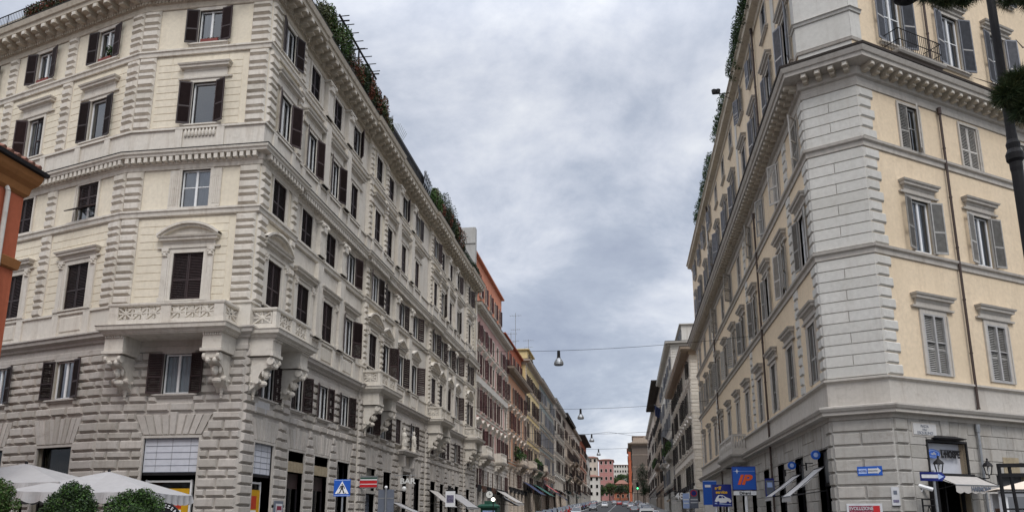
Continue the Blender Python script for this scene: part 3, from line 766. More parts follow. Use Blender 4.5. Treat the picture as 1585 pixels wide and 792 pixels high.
            mb = MB(); mb.face([F.pt(a+.13, n-.3, 0), F.pt(b-.4, n-.3, 0), F.pt(b-.4, n-.3, 3.1), F.pt(a+.13, n-.3, 3.1)], 'shop_glass'); mb.build('pane', o)
        elif kind == 'tan':
            mb = MB()
            for i in range(5): mb.box(F, a+(b-a)*i/5+.01, a+(b-a)*(i+1)/5-.01, n-.06, n+.03, 3.8, 4.28, 'tan_panel')
            mb.build('fascia', o)
            mb = MB(); mb.box(F, a, a+.07, n-.3, n-.2, 0, 3.7, 'iron'); mb.box(F, b-.07, b, n-.3, n-.2, 0, 3.7, 'iron'); mb.box(F, a, b, n-.3, n-.2, 3.05, 3.75, 'brown_shutter'); mb.box(F, mid-.04, mid+.04, n-.3, n-.2, 0, 3.05, 'iron'); mb.build('door_frame', o)
            mb = MB(); mb.face([F.pt(a, n-.25, 0), F.pt(b, n-.25, 0), F.pt(b, n-.25, 3.05), F.pt(a, n-.25, 3.05)], 'shop_glass'); mb.build('pane', o)
            mb = MB(); mb.face([F.pt(a, n-.4, 0), F.pt(mid-.2, n-.4, 0), F.pt(mid-.2, n-.4, 2.7), F.pt(a, n-.4, 2.7)], 'room_grey'); mb.build('blind', o)
        elif kind == 'roller':
            mb = MB(); mb.box(F, a, b, n-.25, n-.2, 3.3, t, 'travertine'); mb.box(F, a-.05, b+.05, n-.2, n+.12, 3.15, 3.32, 'travertine')
            for i in range(14): mb.box(F, a, b, n-.3, n-.27, i*.225, i*.225+.2, 'sign_grey')
            mb.build('roller_shutter', o)
        else:
            mb = MB(); mb.box(F, a, b, n-.3, n-.22, 3.2, 3.32, 'iron'); mb.box(F, mid-.05, mid+.05, n-.3, n-.22, 0, 3.2, 'iron'); mb.box(F, a, a+.08, n-.3, n-.22, 0, t, 'iron'); mb.box(F, b-.08, b, n-.3, n-.22, 0, t, 'iron'); mb.build('door_frame', o)
            mb = MB(); mb.face([F.pt(a, n-.26, 0), F.pt(b, n-.26, 0), F.pt(b, n-.26, t), F.pt(a, n-.26, t)], 'shop_glass'); mb.build('pane', o)
        return o
    shopfront(FE, 2.18, 4.61, 4.88, 'panel', label='wide shopfront on the end face under a grey slatted panel')
    kinds = ['poster', 'tan', 'tan', 'glass', 'roller', 'glass', None, 'glass', 'glass', 'glass', 'glass', 'glass', 'glass']
    for (a, b, t), k in zip(shopsL, kinds):
        if k: shopfront(FL, a, b, t, k, n=off((a+b)/2))
    for u in Wb: shopfront(FW, u-1.1, u+1.1, 4.62, 'glass')
    mb = MB(); mb.block(FL, [(.9, 6.05), (2.25, 6.05), (2.25, 6.55), (.9, 6.55)], .08, .03, .03, 'marble'); mb.box(FL, .85, 2.3, .04, .09, 6.0, 6.6, 'trim_stone'); mb.build('street_plaque', B)
    mb = MB(); mb.tube((XL+.16, 79.6, 0), (XL+.16, 79.6, 25.6), .07, 'pale_plaster'); mb.build('drainpipe', B)
    # roof terrace: penthouse, parapet and railings
    mb = MB(); P = [FW.pt(0, -2.4, 0)[:2], FW.pt(WL-8.5, -2.4, 0)[:2]]
    Fp = Fr(P[0], -WD)
    ops = [(u-.6, u+.6, 26.7, 28.9) for u in (3, 7.5, 12.5, 16.6)]
    wall(mb, Fp, 0, WL-8.5, 26, 29.9, ops, 'cream_plaster', n=0)
    e = Fp.pt(WL-8.5, 0, 0)[:2]; f_ = Fp.pt(WL-8.5, -6, 0)[:2]; g_ = Fp.pt(0, -6, 0)[:2]
    shell(mb, [P[0], e], [f_, g_], 26, 29.9, 'cream_plaster')
    mb.sweep([P[0], e, f_], [(0, 29.7), (.3, 29.8), (.34, 29.95), (0, 30.05)], 'cornice_stone')
    mb.build('penthouse', B)
    for u in (3, 7.5, 12.5, 16.6): win(B, Fp, u, 26.7, 1.2, 2.2, sur=dict(mat='white_stone', aw=.12), sh='none', curtain='l')
    def rail(F, a, b, n, z0, h, label, step=.13):
        mb = MB(); mb.tube(F.pt(a, n, z0+h), F.pt(b, n, z0+h), .028, 'iron', 6); mb.tube(F.pt(a, n, z0+.1), F.pt(b, n, z0+.1), .02, 'iron', 6)
        k = int((b-a)/step)
        for i in range(k+1):
            u = a+(b-a)*i/k; r_ = .022 if i % 12 == 0 else .009
            mb.tube(F.pt(u, n, z0), F.pt(u, n, z0+h), r_, 'iron', 4, cap=False)
        mb.build('railing', B, label=label)
    rail(FW, 0, WL, .55, 26.36, 1.05, 'thin iron terrace railing above the left wing')
    rail(FE, 0, EW, .55, 26.36, 1.05, 'thin iron terrace railing above the narrow end face')
    rail(FL, 0, LL, .55, 26.36, 1.05, 'long iron terrace railing above the street front', .16)
    return B
palazzo = build_left()

# ================================================================== RIGHT CORNER BUILDING
YR = 31.0; XR = 7.71; RLEN = 52.0; GL = 2.12; BL = 24.0
gd = (.895, -.446); P2 = (XR+.895*GL, YR-.446*GL); bd = (math.sin(R(55.2)), math.cos(R(55.2)))
FA = Fr((XR, YR+RLEN), (0, -1)); FG = Fr((XR, YR), gd); FB = Fr(P2, bd)
pB = FB.pt(BL, 0, 0)[:2]
pathR = [(XR, YR+RLEN), (XR, YR), P2, pB]
def build_right():
    B = empty('yellow_corner_building', (14, 45, 0), 'yellow plastered corner building with grey shutters and white quoined corner, right side of street', 'building')
    ua = lambda s: RLEN-s
    ab = [1.75, 6.1, 10.4, 14.7, 19.5, 23.9, 28.6, 33.4, 38.1, 43.0, 47.8]
    bb = [2.95, 6.85, 10.8, 14.7, 18.6, 22.2]
    sh_ = lambda c, u, z: 0 if c is not bb or z < 20 or u > 11 else (.8 if u > 10 else .3)
    rows = [(7.0, 1.25, 2.4), (11.95, 1.15, 2.2), (16.35, 1.15, 2.0), (21.05, 1.2, 2.65)]
    ops = lambda c: [(u-w/2-sh_(c, u, z), u+w/2-sh_(c, u, z), z, z+h) for u in c for z, w, h in rows]
    up = [(25.7, 1.15, 1.6)]
    uA = [ua(s) for s in ab]
    gA = [(ua(s+.9), ua(s-.9), 0, 4.3) for s in ab if s < 50]
    opA = ops(uA)+[(u-.55, u+.55, 25.75, 27.35) for u in uA]+gA
    gB = [(1.72, 3.9, 0, 4.42)]+[(u-1, u+1, 0, 3.3) for u in (6.6, 10.8, 14.7, 18.6)]
    opB = ops(bb)+[(u-.55, u+.55, 25.75, 27.35) for u in bb]+gB
    mb = MB()
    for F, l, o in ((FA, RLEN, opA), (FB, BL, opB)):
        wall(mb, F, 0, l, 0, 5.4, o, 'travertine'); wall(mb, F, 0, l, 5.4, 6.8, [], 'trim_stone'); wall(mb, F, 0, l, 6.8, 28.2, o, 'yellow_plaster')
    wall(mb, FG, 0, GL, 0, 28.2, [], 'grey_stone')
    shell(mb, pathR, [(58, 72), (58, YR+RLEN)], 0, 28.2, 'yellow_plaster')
    mb.build('wall', B)
    # base: broad smooth courses
    mb = MB()
    for i in range(10):
        hh = .485
        for x0, x1 in (((0, GL),) if i % 2 == 1 else ((0, GL*.47), (GL*.47, GL))):
            mb.block(FG, [(x0+.012, .4+i*hh+.018), (x1-.012, .4+i*hh+.018), (x1-.012, .4+i*hh+hh-.018), (x0+.012, .4+i*hh+hh-.018)], 0, .085, .045, 'travertine')
            if x0 == 0:
                for F_, a_, b_ in ((FB, 0, .72), (FA, RLEN-.72, RLEN)): mb.block(F_, [(a_+.01, .4+i*hh+.018), (b_-.01, .4+i*hh+.018), (b_-.01, .4+i*hh+hh-.018), (a_+.01, .4+i*hh+hh-.018)], 0, .085, .045, 'travertine')
    rust(mb, FB, .77, BL, .4, 5.25, .5, 1.0, 'travertine', proj=.03, bev=.02, gap=.008, excl=[(a-.0, b+.0, c, d) for a, b, c, d in gB], vous=[((a+b)/2, b-a, d, 5.3, 1.35) for a, b, c, d in gB[:1]], seed=24)
    rust(mb, FA, 0, RLEN-.77, .4, 5.25, .5, 1.0, 'travertine', proj=.03, bev=.02, gap=.008, excl=gA, vous=[((a+b)/2, b-a, d, 5.2, 1.3) for a, b, c, d in gA], seed=25)
    vouss(mb, FB, 2.81, 2.2, 4.5, 5.2, 1.3, 5, 'travertine', proj=.035, bev=.02)
    for a, b, c, d in gA: vouss(mb, FA, (a+b)/2, b-a, d+.03, 5.2, 1.3, 5, 'travertine', proj=.035, bev=.02)
    mb.build('stone_base', B)
    mb = MB()
    mb.sweep(pathR, [(.02, 5.22), (.06, 5.24), (.06, 5.38), (.34, 5.40), (.34, 5.52), (.40, 5.54), (.46, 5.64), (.46, 5.70), (.02, 5.78)], 'trim_stone'); mb.build('ground_cornice', B)
    mb = MB(); mb.sweep(pathR, [(.05, 5.75), (.05, 6.62), (.1, 6.66), (.16, 6.7), (.16, 6.77), (.02, 6.8)], 'trim_stone'); mb.build('ledge', B)
    for z in (11.5, 15.92):
        mb = MB(); mb.sweep(pathR, [(.02, z), (.06, z+.02), (.07, z+.2), (.16, z+.25), (.18, z+.34), (.02, z+.38)], 'trim_stone'); mb.build('string_course', B)
    mb = MB(); mb.sweep(pathR, [(.02, 20.6), (.05, 20.62), (.08, 20.72), (.02, 20.75)], 'trim_stone'); mb.build('string_course', B)
    mb = MB()
    mb.sweep(pathR, [(.02, 18.55), (.05, 18.57), (.08, 18.75), (.03, 18.8), (.03, 18.95), (.14, 19.0), (.16, 19.08), (.16, 19.36), (.72, 19.4), (.74, 19.55), (.80, 19.58), (.86, 19.72), (.87, 19.78), (.02, 19.9)], 'trim_stone')
    for F, a, b in ((FA, 0, RLEN), (FG, 0, GL), (FB, 0, BL)):
        modill(mb, F, a, b, .55, .22, .14, .62, 19.1, 19.39, 'cornice_stone')
    mb.sweep(pathR, [(.90, 19.785), (.92, 19.88), (.02, 20.04)], 'dark_eave')
    mb.build('main_cornice', B)
    mb = MB(); mb.sweep(pathR, [(.02, 27.7), (.06, 27.72), (.1, 27.95), (.45, 28.05), (.5, 28.3), (.6, 28.36), (.6, 28.42), (.02, 28.5)], 'cornice_stone'); mb.build('roof_cornice', B)
    # white corner quoins and the smooth ashlar of the cut corner
    def strip(F, u0, u1, z0, z1, seed, proj=.075, m='grey_stone', h=.425, alt=.2, left=False):
        mb = MB(); r = max(1, round((z1-z0)/h)); s_ = (z1-z0)/r
        for i in range(r):
            a = z0+i*s_; w = (u1-u0)*(1 if i % 2 == 0 else 1-alt)
            x0, x1 = (u1-w, u1) if left else (u0, u0+w)
            mb.block(F, [(x0, a+.01), (x1, a+.01), (x1, a+s_-.01), (x0, a+s_-.01)], 0, proj, .06, m)
        mb.build('quoin', B)
    for z0, z1 in ((6.82, 11.48), (11.9, 15.9), (16.32, 18.54)):
        mb = MB(); r_ = round((z1-z0)/.425); hh = (z1-z0)/r_
        for i in range(r_):
            for x0, x1 in (((0, GL),) if i % 2 == 0 else ((0, GL*.47), (GL*.47, GL))):
                mb.block(FG, [(x0+.006, z0+i*hh+.007), (x1-.006, z0+i*hh+.007), (x1-.006, z0+i*hh+hh-.007), (x0+.006, z0+i*hh+hh-.007)], 0, .045, .014, 'grey_stone')
        mb.build('ashlar_panel', B)
        strip(FB, 0, .85, z0, z1, 1); strip(FA, RLEN-.85, RLEN, z0, z1, 2, left=True)
        for s_ in (4.0, 17.1, 36.0, 50.2): strip(FA, ua(s_)-.35, ua(s_)+.35, z0, z1, 3)
    for z0, z1 in ((20.76, 21.9), (22.1, 27.6)):
        mb = MB(); mb.box(FG, 0, GL, -.02, .05, z0, z1, 'grey_stone'); mb.box(FB, -.04, .55, -.02, .05, z0, z1, 'grey_stone'); mb.box(FA, RLEN-.5, RLEN+.04, -.02, .05, z0, z1, 'grey_stone'); mb.build('corner_pier', B)
        for s_ in (4.0, 17.1, 36.0): mb = MB(); mb.box(FA, ua(s_)-.3, ua(s_)+.3, -.02, .05, z0, z1, 'grey_stone'); mb.build('pilaster', B)
    mb = MB(); mb.sweep([FA.pt(RLEN-.6, 0, 0)[:2], (XR, YR), P2, FB.pt(.6, 0, 0)[:2]], [(.02, 21.9), (.1, 21.92), (.12, 22.02), (.18, 22.06), (.02, 22.12)], 'grey_stone'); mb.build('corner_band', B)
    T = 'trim_stone'
    s1 = dict(mat=T, aw=.17, ap=.05, hood='straight', hz=3.02, hw=2.35, hp=.28, sill=0)
    s2 = dict(mat=T, aw=.15, ap=.05, hood='straight', hz=2.78, hw=2.2, hp=.28, sill=0)
    s3 = dict(mat=T, aw=.12, ap=.04, sill=0); s4 = dict(mat=T, aw=.15, ap=.05, hood='straight', hz=3.05, hw=2.1, hp=.28, sw=.08); s5 = dict(mat=T, aw=.12, ap=.04, sw=.1)
    stB = [['closed', 'open', 'ajar', 'open'], ['closed', 'open', 'closed', 'open'], ['closed', 'open', 'closed', 'open']]+[['closed', 'open', 'closed', 'open']]*3
    for i, u in enumerate(bb):
        for k, (z, w, h) in enumerate(rows):
            wo = win(B, FB, u-(.3 if k == 3 and i < 3 else 0)-(.5 if k == 3 and i == 2 else 0), z, w, h, sur=(s1, s2, s3, s4)[k], sh=stB[i][k], shm='blue_shutter' if k == 3 else 'grey_shutter', trim='shutter_trim' if k == 3 else None,
                curtain=('r' if i == 0 else 'both') if k in (1, 3) else None, frm='sign_white' if k == 0 else 'white_frame', bar=0 if k == 1 else 1)
            if k == 0: inst('frame', frame_mesh(w, h, 'shutter_trim', 'two', 1), wo, Matrix.Translation((0, -.14, 0)))
        win(B, FB, u, 25.75, 1.1, 1.6, sur=s5, sh='open', shm='blue_shutter', trim='shutter_trim')
    for i, u in enumerate(uA):
        for k, (z, w, h) in enumerate(rows):
            st = 'closed' if k == 0 else WR.choice(['wide', 'open', 'wide', 'closed', 'open']) if k == 1 else WR.choice(['closed', 'half', 'closed', 'ajar', 'closed']) if k == 2 else WR.choice(['open', 'wide', 'closed'])
            win(B, FA, u, z, w, h, sur=(s1, s2, s3, s4)[k], sh=st, shm='blue_shutter' if k == 3 else 'grey_shutter', trim='shutter_trim' if k == 3 else None, fine=i < 5, curtain=WR.choice([None, 'both']))
        win(B, FA, u, 25.75, 1.1, 1.6, sur=s5, sh=WR.choice(['open', 'closed', 'wide']), shm='blue_shutter', trim='shutter_trim', fine=False)
    # drainpipes
    for F, u, z0, z1, m in ((FB, 4.85, 5.8, 18.7, 'pipe_brown'), (FB, 4.62, 0, 5.2, 'steel'), (FB, 4.75, 20, 28, 'pipe_brown'), (FA, ua(12.3), 0, 18.5, 'pipe_brown'), (FA, ua(34.4), 0, 18.5, 'pipe_brown'), (FA, ua(8.9), 20, 28, 'pipe_brown'), (FA, ua(34.4), 20, 28, 'pipe_brown')):
        mb = MB(); z = z0
        mb.tube(F.pt(u, .14, z0), F.pt(u, .14, z1), .055, m, 8); mb.tube(F.pt(u, .14, z1-.3), F.pt(u, .14, z1), .09, m, 8)
        while z < z1: mb.tube(F.pt(u, .14, z), F.pt(u, .14, z+.06), .07, m, 8); z += 2.2
        mb.build('drainpipe', B)
    # iron balcony on the attic floor of the side front
    mb = MB(); slab(mb, FB, 1.75, 4.6, .8, [(-.3, 20.12), (.0, 20.13), (.05, 20.2), (.07, 20.27), (-.3, 20.29)], 'trim_stone'); mb.box(FB, 1.75, 4.6, 0, .78, 20.14, 20.28, 'trim_stone'); bo = mb.build('balcony', B, label='slim iron-railed balcony on the attic floor of the side front')
    mb = MB()
    P = [(1.85, .0), (1.85, .78), (4.5, .78), (4.5, .0)]
    for (a, b), (c, d) in zip(P, P[1:]):
        for z in (20.35, 20.75, 21.25): mb.tube(FB.pt(a, b, z), FB.pt(c, d, z), .02, 'iron', 5)
        k = int(math.hypot(c-a, d-b)/.12)
        for i in range(k+1): t = i/k; mb.tube(FB.pt(a+(c-a)*t, b+(d-b)*t, 20.3), FB.pt(a+(c-a)*t, b+(d-b)*t, 21.25), .011, 'iron', 4, cap=False)
    mb.build('railing', bo)
    # stone balcony far along the street front
    mb = MB(); a, b = ua(28.6), ua(21.2)
    mb.box(FA, a, b, 0, .95, 5.72, 6.1, 'trim_stone'); slab(mb, FA, a, b, .95, [(-.3, 5.2), (-.12, 5.22), (-.05, 5.5), (.1, 5.58), (.14, 5.7), (-.3, 5.74)], 'trim_stone'); mb.box(FA, a+.1, b-.1, 0, .8, 5.3, 5.72, 'trim_stone'); bo = mb.build('balcony', B, label='stone balcony with balusters far along the street front')
    mb = MB(); mb.box(FA, a, b, .78, .92, 6.85, 7.0, 'trim_stone'); mb.box(FA, b-.14, b, 0, .78, 6.85, 7.0, 'trim_stone')
    for u in [b-.2+.0, a+.2, (a+b)/2]: mb.box(FA, u-.2, u+.2, .76, .93, 6.1, 6.86, 'trim_stone')
    for i in range(26): mb.lathe(FA.pt(a+.5+(b-a-1)*i/25, .85, 6.1), [(.05, 0), (.08, .2), (.08, .35), (.035, .55), (.06, .75)], 'trim_stone', 6)
    for i in range(4): mb.lathe(FA.pt(b-.07, .15+.17*i, 6.1), [(.05, 0), (.08, .2), (.08, .35), (.035, .55), (.06, .75)], 'trim_stone', 6)
    mb.build('balustrade', bo)
    # ground-floor openings
    for i, (a, b, c, d) in enumerate(gA):
        mb = MB(); mb.box(FA, a, a+.08, -.3, -.22, 0, d, 'iron'); mb.box(FA, b-.08, b, -.3, -.22, 0, d, 'iron'); mb.box(FA, a, b, -.3, -.2, 2.9, 3.05, 'iron'); mb.box(FA, a+.08, b-.08, -.3, -.24, 3.05, d, 'room_grey' if i > 1 else 'steel'); mb.build('shopfront', B)
    mb = MB(); mb.box(FB, 1.64, 1.72, -.1, .06, 3.2, 4.5, 'iron'); mb.box(FB, 3.9, 3.98, -.1, .06, 3.2, 4.5, 'iron'); mb.box(FB, 1.64, 3.98, -.1, .06, 4.42, 4.5, 'iron'); mb.box(FB, 1.5, 4.1, -.1, .14, 3.2, 3.28, 'iron'); mb.box(FB, 1.72, 3.9, -.35, -.25, 3.28, 4.42, 'roller'); mb.build('shop_window', B)
    mb = MB(); mb.box(FB, 1.8, 1.88, -.3, -.2, 0, 3.2, 'iron'); mb.box(FB, 3.78, 3.86, -.3, -.2, 0, 3.2, 'iron'); mb.box(FB, 2.75, 2.82, -.3, -.2, 0, 3.2, 'iron'); mb.build('shop_door', B)
    for i, (a, b, c, d) in enumerate(gB[1:]):
        mb = MB(); mb.box(FB, a, b, -.3, -.25, 0, d, 'room_grey'); mb.box(FB, a, b, -.25, -.2, d-.5, d-.42, 'iron'); mb.build('shopfront', B)
    mb = MB(); mb.box(FB, 6.1, 7.1, .0, .05, 3.35, 4.0, 'tan_panel'); mb.build('infill_panel', B)
    mb = MB(); mb.box(FB, .93, 2.3, 0, .05, 4.6, 5.12, 'trim_stone'); mb.box(FB, .98, 2.25, .05, .075, 4.66, 5.07, 'marble'); pl = mb.build('street_plaque', B, label='grey marble street name plaque under the ground cornice')
    text('PIAZZA', .13, FB, 1.61, .078, 4.97, 'sign_grey', pl); text("DELL'", .11, FB, 1.61, .078, 4.85, 'sign_grey', pl); text('ESQUILINO', .15, FB, 1.61, .078, 4.73, 'sign_grey', pl, sx=1.15)
    return B
yellow = build_right()

# ================================================================== STREET ROWS
def row_building(label, side, X, y0, y1, top, floors, body, trim, shm, nb, base='travertine', name='apartment_building', band=True, fine=False, detail=1,
                 eave=.7, mod=True, hoods=('tri', 'straight', 'straight', None), states=('closed', 'closed', 'open', 'wide'), balc=(), attic=None, basez=None, quoins=True, depth=16, eavem=None, sh2=None):
    g = gz((y0+y1)/2); ln = y1-y0; sg = 1 if side == 'R' else -1
    F = Fr((X, y0), (0, 1)) if side == 'L' else Fr((X, y1), (0, -1))
    B = empty(name, (X+sg*depth/2, (y0+y1)/2, g), label, 'building')
    us = [ln*(i+.5)/nb for i in range(nb)]; w = min(1.2, ln/nb*.36)
    bz = basez or floors[0][0]-.8
    gops = [(u-min(1.1, ln/nb*.32), u+min(1.1, ln/nb*.32), g, g+3.6) for u in us]
    ops = [(u-w/2, u+w/2, z, z+h) for u in us for z, h in floors]
    mb = MB(); z_ = -1
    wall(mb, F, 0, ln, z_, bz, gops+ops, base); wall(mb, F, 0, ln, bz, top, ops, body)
    a, b = F.pt(0, 0, 0)[:2], F.pt(ln, 0, 0)[:2]; c, d = F.pt(ln, -depth, 0)[:2], F.pt(0, -depth, 0)[:2]
    shell(mb, [a, b], [c, d], z_, top, body); mb.build('wall', B)
    if detail:
        mb = MB(); rust(mb, F, 0, ln, g+.4, bz-.1, .45, 1.1, base, proj=.06, bev=.045, excl=gops+[(p-.12, q+.12, r_-.1, s_+.1) for p, q, r_, s_ in ops], seed=int(y0)); mb.build('rusticated_base', B)
    ring = [d, a, b, c] if True else None
    mb = MB(); mb.sweep(ring, [(.02, bz-.1), (.08, bz-.06), (.2, bz+.05), (.24, bz+.2), (.02, bz+.25)], trim)
    for z, h in floors[1:]: mb.sweep(ring, [(.02, z-.5), (.09, z-.48), (.12, z-.3), (.02, z-.26)], trim)
    mb.build('string_course', B)
    mb = MB(); e = eave; em = eavem or trim
    mb.sweep(ring, [(.02, top-.75), (.06, top-.72), (.1, top-.5), (.12, top-.3), (e, top-.22), (e+.06, top), (e+.1, top+.06), (.02, top+.14)], em)
    if mod: modill(mb, F, 0, ln, .7, .25, .1, e-.1, top-.52, top-.24, em)
    mb.sweep(ring, [(e+.11, top+.065), (e+.12, top+.11), (-.2, top+.22)], 'lead'); mb.build('main_cornice', B)
    if quoins and detail:
        if side == 'R':
            Fe = Fr(F.pt(ln, 0, 0)[:2], (1, 0)); mb = MB()
            rust(mb, Fe, 0, 1.6, bz+.3, top-.8, .45, 1.3, trim, proj=.06, bev=.04, short=.2); rust(mb, Fe, 0, depth-1, g+.4, bz-.1, .45, 1.2, base, proj=.06, bev=.04); mb.build('quoin', B)
        for u0, u1 in ((0, .6), (ln-.6, ln)):
            mb = MB(); rust(mb, F, u0, u1, bz+.3, top-.8, .42, .62, trim, proj=.07, bev=.04, short=.2); mb.build('quoin', B)
        G2 = Fr(d, (F.N.x, F.N.y)) if 0 else None
    for k, (z, h) in enumerate(floors):
        hd = hoods[min(k, len(hoods)-1)]
        s_ = dict(mat=trim, aw=.14, ap=.06)
        if hd: s_.update(hood=hd, hz=h+.45, hw=w+1.0, hp=.26, rise=.4)
        for i, u in enumerate(us):
            st = WR.choice([states[min(k, len(states)-1)], 'closed', 'wide', 'open'])
            win(B, F, u, z, w, h, sur=s_, sh=st, shm=(sh2 if sh2 and k == len(floors)-1 else shm), fine=fine, full=detail > 0 and st != 'closed', bar=0)
    for (u0, u1, z, kind) in balc:
        mb = MB(); mb.box(F, u0, u1, -.02, 1.05, z-.22, z, trim); slab(mb, F, u0, u1, 1.03, [(-.3, z-.3), (.0, z-.28), (.1, z-.12), (.12, z), (-.3, z+.03)], trim)
        bo = mb.build('balcony', B); mb = MB()
        if kind == 'iron':
            pts = [(u0+.05, 0), (u0+.05, 1), (u1-.05, 1), (u1-.05, 0)]
            for (p, q), (r_, s2) in zip(pts, pts[1:]):
                mb.tube(F.pt(p, q, z+1), F.pt(r_, s2, z+1), .03, 'iron', 5); m_ = int(math.hypot(r_-p, s2-q)/.18)+1
                for i in range(m_+1): t = i/m_; mb.tube(F.pt(p+(r_-p)*t, q+(s2-q)*t, z), F.pt(p+(r_-p)*t, q+(s2-q)*t, z+1), .014, 'iron', 4, cap=False)
        else:
            mb.box(F, u0+.05, u1-.05, .86, 1.0, z+.88, z+1, trim); mb.box(F, u0+.05, u1-.05, .86, 1.0, z+.02, z+.14, trim)
            for e_ in (u0+.05, u1-.19): mb.box(F, e_, e_+.14, 0, .86, z+.02, z+1, trim)
            m_ = int((u1-u0)/.3)
            for i in range(m_): mb.lathe(F.pt(u0+.2+(u1-u0-.4)*i/max(1, m_-1), .93, z+.14), [(.05, 0), (.08, .25), (.04, .5), (.06, .74)], trim, 5)
        mb.build('railing' if kind == 'iron' else 'balustrade', bo)
        for c_ in (u0+.35, u1-.35):
            mb = MB(); mb.block(F, [(c_-.2, z-1.1), (c_+.2, z-1.1), (c_+.2, z-.3), (c_-.2, z-.3)], 0, .35, .05, trim); mb.box(F, c_-.2, c_+.2, 0, .85, z-.62, z-.25, trim); mb.ball(F.pt(c_, .5, z-.72), .22, trim, 7, 5); mb.build('console', bo)
    # pilasters and fascia of the shops
    mb = MB()
    for i in range(nb+1):
        u = min(max(ln*i/nb, .25), ln-.25); mb.box(F, u-.25, u+.25, 0, .22, g-1.5, g+3.9, base)
    for u in us: mb.box(F, u-ln/nb*.33, u+ln/nb*.33, 0, .3, g+3.62, g+4.25, 'iron' if int(u*7) % 3 else 'dark_wood')
    mb.build('shop_fascia', B)
    if attic:
        za, ma, set_, u0, u1, hw = attic[:6]; dz = attic[6] if len(attic) > 6 else .9
        a2, b2, c2, d2 = [F.pt(u, n, 0)[:2] for u, n in ((u0, -set_), (u1, -set_), (u1, -depth+1), (u0, -depth+1))]
        Fa = Fr(a2, F.d); mb = MB(); n2 = max(2, int((u1-u0)/3.2)); ua_ = [(u1-u0)*(i+.5)/n2 for i in range(n2)]
        wall(mb, Fa, 0, u1-u0, top, za, [(u-.5, u+.5, top+dz, top+dz+hw) for u in ua_], ma); shell(mb, [a2, b2], [c2, d2], top, za, ma)
        mb.sweep([d2, a2, b2, c2], [(0, za-.15), (.35, za-.05), (.38, za+.1), (0, za+.2)], ma); mb.build('attic_storey', B)
        for u in ua_: win(B, Fa, u, top+dz, 1.0, hw, sur=dict(mat=trim, aw=.1), sh='open', shm=shm, fine=False)
    return B
PINK = row_building('pink fronted house with dark red shutters and a setback orange attic, beside the white palazzo', 'L', XL-.05, 80.35, 102.7, 24.3,
    [(4.9, 2.0), (8.6, 2.6), (13.0, 2.3), (17.0, 2.2), (20.6, 1.9)], 'pink_plaster', 'white_stone', 'red_shutter', 7, base='base_stone', hoods=(None, 'seg', 'straight', 'straight', None),
    balc=((12.2, 16, 8.3, 'stone'), (2.0, 5.6, 8.3, 'stone')), attic=(30.9, 'attic_orange', .7, .9, 22, 2.0, 2.6), basez=7.8)
mb = MB(); FE2 = Fr((XL-4.8, 80.9), (1, 0)); mb.box(FE2, 0, 4.55, -.5, .3, 24.6, 33.2, 'grey_concrete'); mb.box(FE2, 0, 4.6, .3, .4, 31.3, 31.5, 'grey_concrete'); mb.box(FE2, 2.4, 3.9, .3, .34, 28.6, 30.0, 'travertine'); mb.build('end_wall', PINK)
mb = MB(); mb.box(Fr((XL-.05, 80.35), (0, 1)), 0, 22.3, 0, .16, 15.9, 16.6, 'pale_plaster'); mb.build('painted_band', PINK)
row_building('narrow peach house with pale quoins and a deep bracketed eave, between pink and ochre houses', 'L', XL, 102.9, 122.3, 21.6,
    [(6.0, 1.8), (9.6, 2.4), (13.6, 2.2), (17.4, 2.2)], 'peach_plaster', 'sand_plaster', 'red_shutter', 5, base='sand_plaster', hoods=('straight', 'seg', 'tri', None), eave=1.0,
    balc=((8, 14, 9.3, 'stone'),), attic=(26.4, 'rust_orange', .6, 0.3, 19, 2.4), basez=8.6, eavem='brown_plaster')
row_building('ochre yellow house with bracketed pale cornice and brown shutters, left row', 'L', XL, 122.5, 142.3, 26.6,
    [(6.2, 2.0), (10.0, 2.6), (14.4, 2.3), (18.6, 2.3), (22.6, 1.8)], 'ochre_plaster', 'sand_plaster', 'brown_shutter', 6, base='sand_plaster', balc=((2, 7, 9.7, 'stone'), (9, 17, 9.7, 'iron')), basez=9.0, attic=(29.8, 'ochre_plaster', .6, 7, 15, 1.6))
row_building('grey-green house with dull blue shutters, left row beyond the ochre house', 'L', XL, 142.5, 171, 26.9,
    [(6.8, 2.0), (10.6, 2.6), (15.0, 2.4), (19.2, 2.3), (23.2, 1.8)], 'green_plaster', 'sand_plaster', 'blue_shutter', 8, base='dark_plaster', balc=((1, 5, 10.3, 'stone'),), basez=9.6, quoins=False)
row_building('pale pinkish house with tall stone doorway columns, left row', 'L', XL, 171.2, 200.6, 27.6,
    [(7.8, 2.4), (12.0, 2.6), (16.5, 2.4), (20.8, 2.3), (24.2, 1.6)], 'sand_plaster', 'pale_plaster', 'brown_shutter', 8, detail=0, basez=11.2, base='sand_plaster')
row_building('beige house with dark wooden eaves, left row past the pale pinkish house', 'L', XL, 200.8, 232, 28.2,
    [(8.8, 2.4), (13.0, 2.5), (17.6, 2.4), (22.0, 2.2)], 'brown_plaster', 'sand_plaster', 'brown_shutter', 8, detail=0, basez=11.8, eave=1.0, eavem='dark_eave', balc=((4, 12, 12.6, 'iron'), (18, 26, 17.2, 'iron')))
row_building('grey-brown house with stacked iron balconies, left row near its far end', 'L', XL, 232.2, 268, 28.0,
    [(10, 2.4), (14.2, 2.5), (18.6, 2.4), (23.0, 2.2)], 'sand_plaster', 'brown_plaster', 'brown_shutter', 9, detail=0, basez=13.0, balc=((3, 14, 13.8, 'iron'), (3, 14, 18.2, 'iron'), (20, 32, 13.8, 'iron')))
